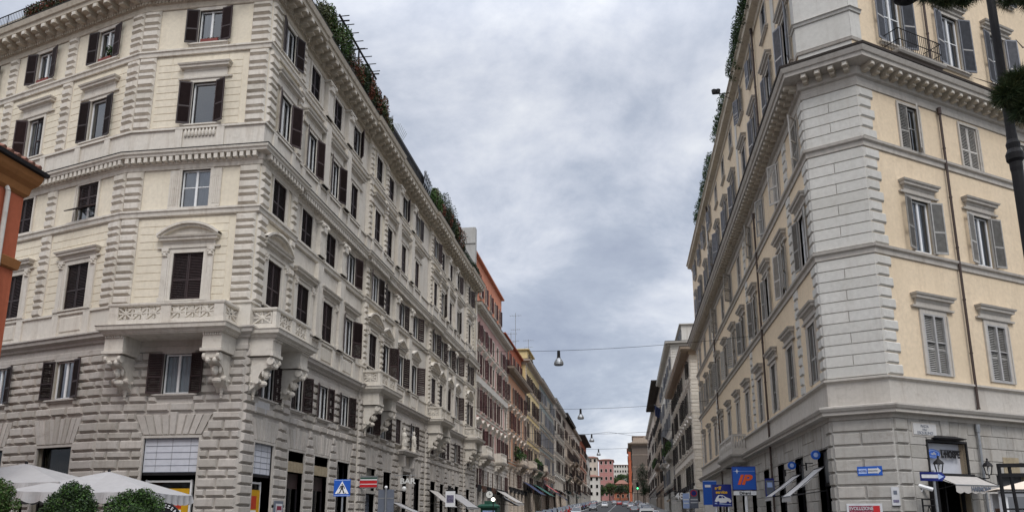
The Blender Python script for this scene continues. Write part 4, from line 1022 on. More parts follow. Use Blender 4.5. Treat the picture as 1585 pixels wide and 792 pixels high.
row_building('rust orange house with a wide overhanging dark eave, far end of the left row', 'L', XL, 268.2, 312, 29.6,
    [(11.2, 2.4), (15.6, 2.5), (20.0, 2.4), (24.4, 2.2)], 'rust_orange', 'sand_plaster', 'brown_shutter', 10, detail=0, basez=14.4, eave=1.9, eavem='dark_eave', mod=False)
row_building('white house with blank pale wall after the rust orange house, left side', 'L', XL-1.5, 330, 372, 28.6, [(13, 2.3), (17.2, 2.3), (21.4, 2.2)], 'pale_plaster', 'pale_plaster', 'brown_shutter', 6, detail=0, basez=12, eave=.4, mod=False)
# right row
row_building('white stone house with black-brown shutters across the side street from the yellow building', 'R', 8.0, 95.5, 134, 21.9,
    [(5.6, 2.5), (10.2, 2.6), (14.6, 2.5), (18.6, 1.9)], 'white_stone', 'white_stone', 'black_shutter', 10, base='grey_stone', fine=False, eave=1.1, hoods=('straight', 'tri', 'straight', None), states=('wide', 'wide', 'wide', 'wide'), basez=5.0, eavem='brown_plaster')
row_building('tall pale house with grey-green shutters and planted balconies, right row', 'R', 8.2, 134.2, 178, 31.3,
    [(8.2, 2.6), (13.0, 2.6), (17.8, 2.5), (22.4, 2.4), (27.0, 2.0)], 'white_stone', 'pale_plaster', 'blue_shutter', 11, base='grey_stone', eave=.9, balc=((28, 40, 12.7, 'stone'), (5, 16, 12.7, 'iron')), basez=7.6, attic=(34.6, 'pale_plaster', 2, 20, 43, 1.8))
row_building('brown house with a very deep dark eave, middle of the right row', 'R', 8.2, 178.2, 226, 32.0,
    [(10, 2.6), (14.8, 2.6), (19.6, 2.5), (24.2, 2.4)], 'brown_plaster', 'sand_plaster', 'black_shutter', 11, base='brown_plaster', eave=2.0, eavem='dark_eave', detail=0, balc=((20, 40, 14.4, 'iron'),), basez=9.4, mod=False)
row_building('beige house with a low tower, right row beyond the brown house', 'R', 8.2, 226.2, 300, 31.5, [(11, 2.6), (16, 2.6), (20.8, 2.5), (25.6, 2.3)], 'sand_plaster', 'pale_plaster', 'brown_shutter', 14, detail=0, basez=10.6, attic=(36, 'pale_plaster', 1, 4, 12, 2))
DARK = row_building('dark house with pedimented temple-like roof, far end of the right row', 'R', 2.6, 336, 372, 33.0, [(13, 2.6), (18.4, 2.6), (23.6, 2.5), (28.6, 2.3)], 'dark_plaster', 'brown_plaster', 'black_shutter', 9, detail=0, basez=12.6, eave=1.6, attic=(36, 'brown_plaster', .5, 20, 35.5, 2.0), eavem='brown_plaster')
mb = MB(); mb.face([(1.4, 335, 33.1), (18, 335, 33.1), (9.7, 335, 36.4)], 'brown_plaster'); mb.face([(1.4, 335, 33.1), (9.7, 335, 36.4), (9.7, 372, 36.4), (1.4, 372, 33.1)], 'tile'); mb.face([(9.7, 335, 36.4), (18, 335, 33.1), (18, 372, 33.1), (9.7, 372, 36.4)], 'tile'); mb.build('pediment', DARK)
row_building('narrow bright orange house at the far right end of the street', 'R', 1.2, 400, 430, 36.5, [(16, 2.4), (21, 2.4), (26, 2.4), (31, 2.2)], 'rust_orange', 'rust_orange', 'brown_shutter', 7, detail=0, basez=15, eave=.6, mod=False)

def block(label, x0, x1, y0, y1, z0, z1, mat, rows, cols, roof='tile', wm='dark_plaster', name='house', hip=1.2):
    B = empty(name, ((x0+x1)/2, (y0+y1)/2, z0), label, 'building'); F = Fr((x0, y0), (1, 0)); w = x1-x0; mb = MB()
    ws = [((w*(i+.5)/cols), z0+(z1-z0)*(j+.45)/rows) for i in range(cols) for j in range(rows)]
    wall(mb, F, 0, w, z0-6, z1, [(u-.55, u+.55, z, z+1.7) for u, z in ws], mat, depth=.3); shell(mb, [(x0, y0), (x1, y0)], [(x1, y1), (x0, y1)], z0-6, z1, mat); mb.build('wall', B)
    mb = MB(); e = .6; P = [(x0-e, y0-e), (x1+e, y0-e), (x1+e, y1+e), (x0-e, y1+e)]; cx, cy = (x0+x1)/2, (y0+y1)/2
    q = [(cx-(x1-x0)*.2, cy), (cx+(x1-x0)*.2, cy)]; z = z1+.05
    p3 = lambda p, h: (p[0], p[1], h)
    mb.face([p3(P[0], z), p3(P[1], z), p3(q[1], z+hip), p3(q[0], z+hip)], roof); mb.face([p3(P[1], z), p3(P[2], z), p3(q[1], z+hip)], roof)
    mb.face([p3(P[2], z), p3(P[3], z), p3(q[0], z+hip), p3(q[1], z+hip)], roof); mb.face([p3(P[3], z), p3(P[0], z), p3(q[0], z+hip)], roof)
    mb.face([p3(P[i], z-.25) for i in (3, 2, 1, 0)], mat); mb.sweep([P[0], P[1], P[2], P[3]], [(0, z-.25), (0, z)], roof, closed=True, caps=False); mb.build('roof', B)
    for u, zz in ws:
        mb = MB(); mb.box(F, u-.68, u-.55, -.02, .06, zz, zz+1.8, 'pale_plaster'); mb.box(F, u+.55, u+.68, -.02, .06, zz, zz+1.8, 'pale_plaster'); mb.box(F, u-.68, u+.68, -.02, .07, zz+1.7, zz+1.82, 'pale_plaster'); mb.box(F, u-.8, u+.8, -.02, .12, zz-.14, zz, 'pale_plaster'); mb.build('window', B)
    return B
block('beige corner house at the far end of the street, left of the rose house', -22.5, -15.6, 430, 445, 12, 34.5, 'sand_plaster', 5, 3)
block('rose red house closing the view at the far end of the street', -15.4, -7.5, 455, 475, 13, 35, 'rose_plaster', 5, 3)
block('low brick red house in front of the far hill', -6.8, .5, 500, 512, 14, 23.5, 'brick_red', 2, 3, hip=2.5)
block('pale low wall building beside the beige corner house', -22, -13.5, 405, 415, 12, 23, 'pale_plaster', 3, 3)
block('long cream apartment block on top of the far hill', -12, 2.5, 640, 655, 33, 44.5, 'pale_plaster', 3, 7, hip=.6)
block('second cream apartment block on the far hill, right of the long one', 3.2, 13, 630, 645, 31, 43, 'sand_plaster', 3, 5, hip=.6)
block('brick red low house with tiled roof at the foot of the hill', -9.5, 1.8, 470, 480, 12, 17.2, 'brick_red', 1, 4, hip=1.2)

# ================================================================== ROOF PLANTS, ORANGE HOUSE, LEFT PLAZA
mb = MB(); Fo = Fr((-19.7, 2), (0, 1))
OB = empty('orange_house', (-26, 12, 0), 'terracotta orange house with brown timber eaves and grey downpipe at the left edge', 'building')
wall(mb, Fo, 0, 20, 0, 12.75, [(u-.6, u+.6, z, z+2) for u in (3, 8, 13, 17.2) for z in (4.5, 8.9)], 'rust_orange'); shell(mb, [(-19.7, 2), (-19.7, 22)], [(-34, 22), (-34, 2)], 0, 12.75, 'rust_orange'); mb.build('wall', OB)
mb = MB(); ring = [(-34, 2), (-19.7, 2), (-19.7, 22), (-34, 22)]
ring = [(-34, 2.0), (-19.7, 2.0), (-19.7, 22.0), (-34, 22.0)]
mb.sweep(ring, [(.02, 9.9-.35), (.1, 9.6), (.14, 9.9), (.02, 9.96)], 'eave_brown'); mb.build('string_course', OB)
mb = MB(); mb.sweep(ring, [(.02, 12.1), (.1, 12.2), (.14, 12.45), (.26, 12.6), (.33, 12.75), (.36, 12.95), (.02, 13.0)], 'eave_brown'); mb.build('timber_eaves', OB)
mb = MB(); mb.sweep(ring, [(.34, 12.96), (.46, 12.98), (.48, 13.1), (.34, 13.12)], 'iron'); mb.build('gutter', OB)
mb = MB(); P = [(-20.7+1.95, 1), (-18.75, 22.95), (-35, 22.95), (-35, 1)]
mb.face([(-19.3, 1, 13.1), (-19.3, 22.42, 13.1), (-26, 17, 15.4), (-26, 7, 15.4)], 'tile'); mb.face([(-19.3, 22.42, 13.1), (-35, 22.95, 13.1), (-26, 17, 15.4)], 'tile')
mb.face([(-35, 22.95, 13.1), (-35, 1, 13.1), (-26, 7, 15.4), (-26, 17, 15.4)], 'tile'); mb.face([(-35, 1, 13.1), (-19.3, 1, 13.1), (-26, 7, 15.4)], 'tile')
for i in range(68): y = 1.2+i*.31; mb.tube((-19.22, y, 13.13), (-19.8, y, 13.34), .09, 'tile', 6)
mb.build('roof', OB)
mb = MB(); mb.tube(Fo.pt(19.2, .12, 0), Fo.pt(19.2, .12, 12.0), .075, 'pale_plaster'); mb.tube(Fo.pt(19.2, .12, 12.0), Fo.pt(19.2, .02, 12.2), .075, 'pale_plaster'); mb.build('drainpipe', OB)
for u in (3, 8, 13, 17.2):
    for z in (4.5, 8.9): win(OB, Fo, u, z, 1.2, 2, sur=dict(mat='ochre_plaster', aw=.14), sh='open')

def roof_plants(name, label, x, y0, y1, z, h, mats, seed, dens=60, w=.5, group=None, size=.085):
    mb = MB(); ln = y1-y0; k = max(3, int(ln/.55)); r = random.Random(seed)
    for i in range(k):
        y = y0+ln*(i+.5)/k; hh = h*r.uniform(.55, 1.15)
        leaves(mb, (x+r.uniform(-.25, .15), y, z+hh*.5), (w*r.uniform(.6, .95), .5, hh*.55), int(dens*hh*6)+120, size*r.uniform(.7, 1.2), [r.choice(mats), r.choice(mats)], seed*31+i, .1)
        mb.tube((x, y, z), (x+r.uniform(-.1, .1), y, z+hh), .025, 'bark', 5)
    return tag(mb.build(name, None, loc=(x, (y0+y1)/2, z)), label, 'plant', group)
roof_plants('terrace_hedge', 'bright green bush at the near top corner of the white palazzo roof', -14.75, 33.4, 37.2, 26.4, 1.8, ['leaf_green', 'leaf_olive'], 1)
roof_plants('terrace_hedge', 'reddish brown creeper under the roof pergola of the white palazzo', -14.8, 37.4, 46.5, 26.4, 1.75, ['leaf_red', 'leaf_olive', 'leaf_dark', 'leaf_red'], 2)
roof_plants('terrace_hedge', 'green shrub mid-way along the white palazzo roof, before the red one', -14.8, 57.5, 61, 26.4, 1.9, ['leaf_green', 'leaf_olive'], 3)
roof_plants('terrace_hedge', 'big bushy red and dark creeper spilling over the white palazzo roof', -14.8, 61, 68.5, 26.3, 2.5, ['leaf_red', 'leaf_dark', 'leaf_dark', 'leaf_olive'], 4, w=.7)
roof_plants('terrace_hedge', 'low dark planting on the far stretch of the white palazzo roof', -14.9, 69, 77, 26.3, .8, ['leaf_dark'], 5)
mb = MB()
for s in range(30):
    p = FW.pt(WL-8.2+s*.27, .45, 26.3); leaves(mb, (p[0], p[1], 26.9), (.3, .3, .7), 500, .06, ['leaf_dark', 'leaf_olive', 'leaf_red'], 600+s, .1)
tag(mb.build('terrace_hedge', None, loc=FW.pt(WL-5, .4, 26.3)), 'dark hedge above the left wing cornice, top left of the photo', 'plant')
mb = MB(); r = random.Random(4)      # dark shade net along the roof railing
mb.box(FL, 17, 27, .46, .5, 26.4, 27.75, 'iron'); tag(mb.build('shade_screen', None, loc=FL.pt(22, .5, 26.4)), 'dark screen fixed along the palazzo roof railing between the two creepers', 'screen')
mb = MB()
for y in (39.6, 42.5, 45.4):
    mb.tube((-15.9, y, 26.3), (-15.9, y, 30.6), .06, 'iron', 6); mb.tube((-18.4, y, 26.3), (-18.4, y, 30.6), .06, 'iron', 6); mb.tube((-15.5, y, 30.6), (-18.8, y, 30.7), .05, 'iron', 6)
for x in (-15.9, -18.4): mb.tube((x, 39, 30.6), (x, 46, 30.6), .07, 'iron', 6)
for i in range(8): mb.tube((-15.4, 39.3+i*.85, 30.72), (-18.8, 39.3+i*.85, 30.72), .03, 'iron', 5)
tag(mb.build('roof_pergola', None, loc=(-17, 42.5, 26.3)), 'dark metal pergola frame on the roof terrace of the white palazzo', 'pergola')
mb = MB()
for i in range(12): a = -1.0+i*.17; mb.tube((-15.2, 47.2+i*.12, 26.4), (-14.9+.35*math.sin(a), 47.6+i*.16, 28.6-abs(i-6)*.07), .012, 'leaf_olive', 4)
tag(mb.build('bare_fan_plant', None, loc=(-15, 47.6, 26.4)), 'thin bare stalks fanned out beside the end of the roof pergola', 'plant')
mb = MB()
for i in range(5):
    y = 55+i*.45; mb.tube((-14.9, y, 26.4), (-14.6, y, 28.0-.1*i), .03, 'steel', 5)
mb.box(Fr((-14.75, 54.8), (0, 1)), 0, 2.2, -.01, .01, 27.0, 27.9, 'glass'); mb.tube((-14.7, 54.8, 27.95), (-14.7, 57, 27.6), .03, 'steel', 5)
tag(mb.build('glass_windbreak', None, loc=(-14.8, 56, 26.4)), 'small glass windbreak on steel posts at the palazzo roof edge', 'screen')
# right: ivy along the roof edge
def ivy(label, s0, s1, h, seed):
    mb = MB(); r = random.Random(seed); k = int((s1-s0)/.4)
    for i in range(k):
        y = YR+s0+(s1-s0)*(i+.5)/k; leaves(mb, (XR-.45+r.uniform(-.1, .15), y, 28.7+r.uniform(0, h*.4)), (.45, .4, h*r.uniform(.5, 1.1)), int(420*h), .07, ['leaf_dark', 'leaf_dark', 'leaf_green'], seed*50+i, .1)
    tag(mb.build('roof_ivy', None, loc=(XR-.3, YR+(s0+s1)/2, 28.5)), label, 'plant')
ivy('thick dark ivy hanging over the near roof edge of the yellow building', .3, 14.5, 1.0, 1)
ivy('short dark ivy tuft on the yellow building roof, past the floodlight', 17.5, 23.5, .55, 2)
ivy('thin far ivy strip at the end of the yellow building roof', 26, 40, .45, 3)
mb = MB(); q = Vector((XR-.4, YR+15.8, 28.1)); mb.tube(q, q+Vector((-1.0, 0, .0)), .03, 'iron', 5); mb.tube(q+Vector((0, 0, -.4)), q+Vector((-.7, 0, 0)), .02, 'iron', 5)
for d in (-1.0, -.75):
    mb.lathe(q+Vector((d, 0, -.02)), [(.03, 0), (.13, .05), (.16, .3), (.1, .34), (0, .34)], 'iron', 8)
tag(mb.build('floodlight', None, loc=tuple(q)), 'pair of black floodlights on an arm from the yellow building roof edge', 'floodlight')
# flower boxes on the top-floor sills
for F_, u_, z_, plants, lb in ((FE, 3.35, 23.07, 0, 'empty-looking red flower box on the top window of the narrow end face'), (FW, WL-2.5, 23.07, 1, 'red flower box with a green plant, top window left of the corner'), (FW, WL-7.0, 23.07, 0, 'red flower box on the second top window of the left wing')):
    S = empty('flower_box', F_.pt(u_, .1, z_), lb, 'planter'); mb = MB(); mb.box(F_, u_-.42, u_+.42, -.12, .1, z_+.0, z_+.17, 'flower_red'); mb.build('box', S)
    mb = MB(); c_ = F_.pt(u_+.1, -.02, z_+.22); leaves(mb, c_, (.38, .12, .1), 60, .05, ['flower_red', 'leaf_green'], 77, .1)
    if plants: leaves(mb, F_.pt(u_+.28, .0, z_+.5), (.22, .18, .3), 260, .06, ['leaf_green', 'leaf_dark'], 78, .1)
    mb.build('flowers', S)
# antennas
def antenna(x, y, z, h, label):
    mb = MB(); mb.tube((x, y, z), (x, y, z+h), .05, 'steel', 5)
    for k, zz in enumerate((h*.95, h*.7, h*.5)):
        w = .9-.2*k; mb.tube((x-w, y, z+zz), (x+w, y, z+zz), .03, 'steel', 4)
        for i in range(5): X = x-w+2*w*i/4; mb.tube((X, y-.4, z+zz), (X, y+.4, z+zz), .02, 'steel', 4)
    tag(mb.build('roof_antenna', None, loc=(x, y, z)), label, 'antenna', 'aerials on the left roofs')
antenna(-17, 122, 25.0, 9.3, 'tallest roof aerial with three cross bars, above the peach house')
antenna(-17.3, 119, 25.0, 5.4, 'short roof aerial nearest the orange attic')
antenna(-17, 139, 28.8, 5.0, 'roof aerial on the ochre house tower')

# ------------------------------------------------------------------ café umbrellas
def umbrella(x, y, zt, label, rz, seed, half=2.15):
    U = empty('cafe_umbrella', (x, y, 0), label, 'umbrella', 'white café umbrellas'); mb = MB(); z0 = zt-.72; N = 10; v = []
    cs = [(half, -half), (half, half), (-half, half), (-half, -half)]; c_, s_ = math.cos(R(rz)), math.sin(R(rz))
    rot = lambda px, py: (x+px*c_-py*s_, y+px*s_+py*c_)
    def top(px, py):
        m = max(abs(px), abs(py))/half; ridge = min(abs(px), abs(py))/(max(abs(px), abs(py))+1e-6)
        return zt-(zt-z0)*m-.10*math.sin(math.pi*min(1, m))*(1-ridge)-.05*m*(1-ridge**2)
    for i in range(4):
        a, b = cs[i], cs[(i+1) % 4]
        for j in range(N):
            for k in range(12):
                t0, t1 = k/12, (k+1)/12
                def P(m, t): px, py = (a[0]+(b[0]-a[0])*t)*m, (a[1]+(b[1]-a[1])*t)*m; X, Y = rot(px, py); return (X, Y, top(px, py))
                mb.face([P(j/N, t0), P((j+1)/N, t0), P((j+1)/N, t1), P(j/N, t1)], 'canvas_white')
    mb.build('canopy', U)
    mb = MB()
    for i in range(4):
        a, b = cs[i], cs[(i+1) % 4]; m = 48; dx, dy = (b[0]-a[0])/m, (b[1]-a[1])/m; ln = math.hypot(b[0]-a[0], b[1]-a[1]); nx, ny = (b[1]-a[1])/ln, -(b[0]-a[0])/ln
        for j in range(m):
            q = []
            for t in (j, j+1):
                px, py = a[0]+dx*t, a[1]+dy*t; X, Y = rot(px, py); wv = .05*math.sin(t*.9+seed); X2, Y2 = rot(px+nx*(wv+.03), py+ny*(wv+.03)); sc = abs(math.sin(t*math.pi/6)); q.append(((X, Y, top(px, py)), (X2, Y2, top(px, py)-.26-.09*sc)))
            mb.face([q[0][1], q[1][1], q[1][0], q[0][0]], 'canvas_white')
    mb.build('valance', U)
    mb = MB(); mb.tube((x, y, 0), (x, y, zt-.05), .04, 'iron', 8); mb.ball((x, y, zt+.03), .06, 'iron', 6, 4)
    for a in cs: X, Y = rot(a[0]*.97, a[1]*.97); mb.tube((x, y, zt-.12), (X, Y, top(*a)-.05), .014, 'dark_wood', 4)
    mb.box(Fr((x-.35, y+.35), (1, 0)), 0, .7, 0, .7, 0, .1, 'iron'); mb.build('pole', U)
umbrella(-20.75, 25.0, 3.52, 'near-left white square café umbrella, higher of the two whole ones', 12, 1, 2.3)
umbrella(-17.35, 24.7, 3.2, 'right-hand white café umbrella with scalloped edge in front of the grey slatted shop', 13, 2, 2.15)
# table glimpsed below
def cafe_table(x, y, label):
    T = empty('cafe_table', (x, y, 0), label, 'table', 'café tables under the umbrellas'); mb = MB(); mb.lathe((x, y, .72), [(0, 0), (.35, 0), (.36, .03), (0, .03)], 'sign_white', 16); mb.build('table_top', T)
    mb = MB(); mb.tube((x, y, 0), (x, y, .72), .03, 'iron'); mb.lathe((x, y, 0), [(.25, 0), (.22, .04), (.03, .06)], 'iron'); mb.build('base', T)
cafe_table(-19.5, 26, 'round white café table under the left umbrella'); cafe_table(-16.8, 25.8, 'round white café table under the right umbrella')
# clipped shrubs in tubs
def shrub(x, y, z, r, label, seed, mats, rz=1.0):
    S = empty('clipped_shrub', (x, y, 0), label, 'shrub', 'round clipped shrubs in tubs'); mb = MB()
    mb.lathe((x, y, 0), [(.22, 0), (.32, .05), (.38, .55), (.42, .6), (.42, .66), (.36, .66), (.34, .6), (0, .6)], 'terracotta', 16); mb.build('tub', S)
    mb = MB(); mb.tube((x, y, .6), (x, y, z), .05, 'bark'); 
    for i in range(9): t = i*.7; mb.tube((x, y, z-.4), (x+math.cos(t)*r*.6, y+math.sin(t)*r*.6, z+.25*math.sin(i*2)), .018, 'bark', 5)
    mb.build('stem', S)
    mb = MB(); rr = random.Random(seed)
    leaves(mb, (x, y, z), (r*.82, r*.82, r*rz*.82), 7000, .026, mats, seed, .6)
    for i in range(64):
        a, b = rr.uniform(0, 6.28), rr.uniform(-.6, 1.5); d = Vector((math.cos(a)*math.cos(b), math.sin(a)*math.cos(b), math.sin(b)*rz))
        p = Vector((x, y, z))+d*r*rr.uniform(.72, 1.02); leaves(mb, p, (r*.2, r*.2, r*.26), 120, .026, mats, seed*9+i, .1)
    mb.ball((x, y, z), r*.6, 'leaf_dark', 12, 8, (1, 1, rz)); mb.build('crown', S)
shrub(-12.35, 14, 1.86, .5, 'bright green round shrub at the left edge, brightest of three', 1, ['leaf_green', 'leaf_green', 'leaf_olive'])
shrub(-10.55, 14, 1.72, .54, 'darker round shrub in the middle of the three', 2, ['leaf_dark', 'leaf_green', 'leaf_dark'], .92)
shrub(-9.2, 14, 1.60, .56, 'round green shrub on the right of the three, by the black pizza sign', 3, ['leaf_green', 'leaf_dark'], .92)
# pizza sign: black arched board
x, y = -9.42, 15.2
S = empty('pizza_sign', (x, y, 0), 'black arched board with white PIZZERIA lettering behind the right shrub', 'sign'); mb = MB(); N = 20; Rr = .40; cz = 1.54
pts = [(x+.05+Rr*math.cos(math.pi*i/N), cz+Rr*math.sin(math.pi*i/N)) for i in range(N+1)]
for yy, o in ((y, 1), (y+.04, -1)):
    ring = [(px, yy, pz) for px, pz in pts]+[(x+.05-Rr, yy, 0), (x+.05+Rr, yy, 0)]; mb.face(ring[::-o], 'iron')
for a, b in zip(pts, pts[1:]): mb.face([(a[0], y, a[1]), (b[0], y, b[1]), (b[0], y+.04, b[1]), (a[0], y+.04, a[1])], 'iron')
mb.build('board', S)
for i, ch in enumerate('N. PIZZERIA'):
    a = math.pi*(.86-.078*i); rr = Rr*.84; me = text_mesh(ch, .085, 'sign_white', .004, bold=.002) if ch != ' ' else None
    if me:
        me.transform(Matrix.Translation(Vector((x+.05+rr*math.cos(a), y-.012, cz+rr*math.sin(a)))-Vector((x, y, 0))) @ Matrix.Rotation(-(a-math.pi/2), 4, 'Y') @ Matrix.Rotation(R(90), 4, 'X'))
        o = bpy.data.objects.new('lettering', me); COL.objects.link(o); o.parent = S

# ------------------------------------------------------------------ signs on the left pavement
def post(mb, x, y, z1, r=.035, m='steel', z0=0): mb.tube((x, y, z0), (x, y, z1), r, m, 10)
S = empty('crossing_sign', (-10.3, 28, 0), 'square blue pedestrian crossing sign on a grey post', 'sign'); Fs = Fr((-10.62, 28), (1, 0))
mb = MB(); post(mb, -10.3, 28.05, 3.0); mb.build('post', S)
mb = MB(); mb.box(Fs, 0, .63, 0, .02, 2.44, 3.05, 'sign_blue'); mb.box(Fs, .02, .61, .018, .022, 2.46, 2.48, 'light_blue'); mb.box(Fs, .02, .61, .018, .022, 3.01, 3.03, 'light_blue'); mb.build('plate', S)
mb = MB(); mb.face([Fs.pt(.05, .024, 2.53), Fs.pt(.58, .024, 2.53), Fs.pt(.315, .024, 2.99)], 'sign_white'); mb.build('triangle', S)
mb = MB(); q = lambda u, z: Fs.pt(u, .028, z)
for P in ([(.29, 2.87), (.315, 2.90), (.345, 2.87), (.315, 2.83)], [(.28, 2.83), (.35, 2.83), (.36, 2.68), (.27, 2.68)], [(.27, 2.70), (.31, 2.70), (.25, 2.55), (.20, 2.55)], [(.32, 2.70), (.36, 2.70), (.42, 2.55), (.37, 2.55)], [(.28, 2.81), (.24, 2.70), (.21, 2.72), (.26, 2.83)], [(.35, 2.82), (.40, 2.71), (.43, 2.73), (.37, 2.84)], [(.14, 2.54), (.18, 2.54), (.2, 2.57), (.16, 2.57)], [(.44, 2.54), (.48, 2.54), (.46, 2.57), (.43, 2.57)]):
    mb.face([q(*p) for p in P], 'iron')
mb.build('walking_figure', S)
# red shop sign projecting from the facade
S = empty('red_shop_sign', (XL+.7, 44.6, 3.8), 'red and white striped lightbox sign projecting beside the roller shutter', 'sign'); Fs = Fr((XL+.03, 44.6), (1, 0))
mb = MB(); mb.box(Fs, 0, 1.12, -.12, 0, 3.4, 4.1, 'steel'); mb.build('box', S)
mb = MB(); mb.box(Fs, .03, 1.09, 0, .01, 3.45, 3.83, 'sign_red'); mb.box(Fs, .03, 1.09, .01, .014, 3.61, 3.65, 'sign_white'); mb.box(Fs, .03, 1.09, 0, .01, 3.85, 3.91, 'sign_white'); mb.box(Fs, .03, 1.09, 0, .01, 3.93, 4.01, 'kiosk_green'); mb.build('face', S)
mb = MB(); mb.tube((XL, 44.66, 4.1), (XL+.2, 44.66, 4.1), .03, 'iron'); mb.tube((XL, 44.66, 3.7), (XL+.2, 44.66, 3.7), .03, 'iron'); mb.build('bracket', S)
# backs of two direction boards on a post
S = empty('direction_board', (-12.95, 42, 0), 'grey-blue back of stacked direction boards on a round-capped post', 'sign')
Fs = Fr((-13.5, 42), (1, 0)); mb = MB(); mb.tube((-12.95, 41.93, 0), (-12.95, 41.93, 3.3), .05, 'steel', 10); mb.ball((-12.95, 41.93, 3.33), .09, 'sign_white', 8, 6); mb.build('post', S)
mb = MB(); mb.box(Fs, .1, .98, -.04, 0, 2.78, 3.22, 'sign_grey'); mb.box(Fs, .1, .98, -.04, 0, 1.9, 2.72, 'sign_grey'); mb.box(Fs, .08, 1.0, -.05, .01, 2.72, 2.78, 'steel'); mb.build('plate', S)
# framed notice on the corner pier
S = empty('notice_frame', (XL+.2, 33.6, 2), 'framed dark-red menu board on the pier beside the yellow poster shop', 'sign'); mb = MB()
mb.box(FL, 3.2, 4.05, .14, .2, 1.2, 2.42, 'sign_grey'); mb.build('frame', S); mb = MB(); mb.box(FL, 3.3, 3.95, .2, .21, 1.3, 2.3, 'paper'); mb.box(FL, 3.38, 3.87, .21, .215, 1.4, 2.2, 'maroon_print'); mb.box(FL, 3.42, 3.83, .215, .22, 1.95, 2.02, 'paper'); mb.box(FL, 3.42, 3.83, .215, .22, 1.75, 1.8, 'paper'); mb.build('print', S)
# BAR letters
S = empty('bar_sign', (XL+.6, 55.8, 4.3), 'pale metal BAR lettering fixed above the street door', 'sign')
Fs = Fr((XL-.15, 51.3), (1, 0))
mb = MB(); mb.tube((XL+.1, 51.4, 4.5), (XL+1.6, 51.4, 4.5), .02, 'steel', 5); mb.build('bracket', S)
text('BAR', .5, Fs, 1.22, .03, 4.1, 'lamp_glass', S, bold=.012, sx=1.15)
# globe lamp and white awning by the bar
mb = MB(); mb.tube((XL, 52.3, 3.55), (XL+.55, 52.3, 3.45), .03, 'iron'); mb.ball((XL+.55, 52.3, 3.65), .17, 'lamp_glass', 12, 8); tag(mb.build('globe_lamp', None, loc=(XL, 52.3, 3.5)), 'white globe wall lamp left of the street door', 'lamp')
def awning(F, a, b, z1, z0, out, mat, label, val=.0, n0=.1, name='awning', frame=True):
    A = empty(name, F.pt((a+b)/2, n0, z0), label, 'awning'); mb = MB(); k = 14
    for i in range(k):
        u0, u1 = a+(b-a)*i/k, a+(b-a)*(i+1)/k; sag = lambda t: -.04*math.sin(t*math.pi)
        for t0, t1 in ((0, .5), (.5, 1)):
            mb.face([F.pt(u0, n0+out*t1, z1+(z0-z1)*t1+sag(t1)), F.pt(u1, n0+out*t1, z1+(z0-z1)*t1+sag(t1)), F.pt(u1, n0+out*t0, z1+(z0-z1)*t0+sag(t0)), F.pt(u0, n0+out*t0, z1+(z0-z1)*t0+sag(t0))], mat)
    mb.build('canvas', A)
    if val:
        mb = MB(); m = 36
        for i in range(m):
            u0, u1 = a+(b-a)*i/m, a+(b-a)*(i+1)/m; w0, w1 = (abs(math.sin(j*math.pi/6)) for j in (i, i+1))
            mb.face([F.pt(u0, n0+out+.005, z0-val*(.8+.2*w0)), F.pt(u1, n0+out+.005, z0-val*(.8+.2*w1)), F.pt(u1, n0+out, z0), F.pt(u0, n0+out, z0)], mat)
        mb.build('valance', A)
    mb = MB()
    for u in (a+.03, b-.03): mb.tube(F.pt(u, n0, (z0+z1)/2-.35), F.pt(u, n0+out, z0), .018, 'iron', 5); mb.tube(F.pt(u, n0, z1), F.pt(u, n0+out, z0), .014, 'iron', 5)
    mb.tube(F.pt(a, n0+out, z0), F.pt(b, n0+out, z0), .022, 'steel', 6); mb.tube(F.pt(a, n0, z1), F.pt(b, n0, z1), .03, 'iron', 6); mb.build('frame', A)
    return A
awning(FL, 20.9, 22.9, 2.75, 2.1, 1.5, 'canvas_white', 'small pale awning left of the brown street door', .2)
awning(FL, 30.9, 33.8, 3.9, 2.6, 1.7, 'canvas_grey', 'long grey-brown shop awning, nearer of the two beyond the street door')
awning(FL, 37.6, 43.2, 3.9, 2.7, 1.7, 'canvas_white', 'pale striped shop awning under the third balcony', .2)
awning(Fr((XL, 80.3), (0, 1)), 15, 20, 4.4, 3.3, 2, 'canvas_white', 'white awning on the pink house ground floor')
Frow = Fr((XL, 100), (0, 1))
awning(Frow, 18, 27, 7.2, 5.4, 2.6, 'canvas_navy', 'navy blue awning with pale edge beyond the peach house')
awning(Frow, 30, 41, 7.4, 5.6, 2.8, 'canvas_green', 'teal green awning beyond the navy one, left pavement')
awning(Frow, 48, 56, 8.2, 6.6, 2.4, 'sign_red', 'red shop awning far along the left pavement')
for i, (sd_, y, z, c, l) in enumerate((('L', 92, 5.0, 'canvas_grey', 'grey shop awning near the far end of the pink house'), ('L', 166, 7.3, 'canvas_navy', 'dark awning below the grey-green house'), ('L', 180, 8.2, 'canvas_grey', 'beige awning below the pale pinkish house'), ('L', 206, 8.8, 'canvas_green', 'dark green awning below the beige eaved house'), ('L', 240, 9.6, 'canvas_navy', 'far navy awning under the iron balconies'), ('R', 150, 7.2, 'canvas_grey', 'grey awning below the tall pale house'), ('R', 190, 8.2, 'canvas_navy', 'navy awning below the deep-eaved brown house'), ('R', 215, 8.8, 'canvas_white', 'pale awning farther below the deep-eaved brown house'))):
    Fz = Fr((XL, y), (0, 1)) if sd_ == 'L' else Fr((8.2, y+8), (0, -1)); awning(Fz, 0, 7, z, z-1.4, 2.4, c, l, .3, n0=.3)
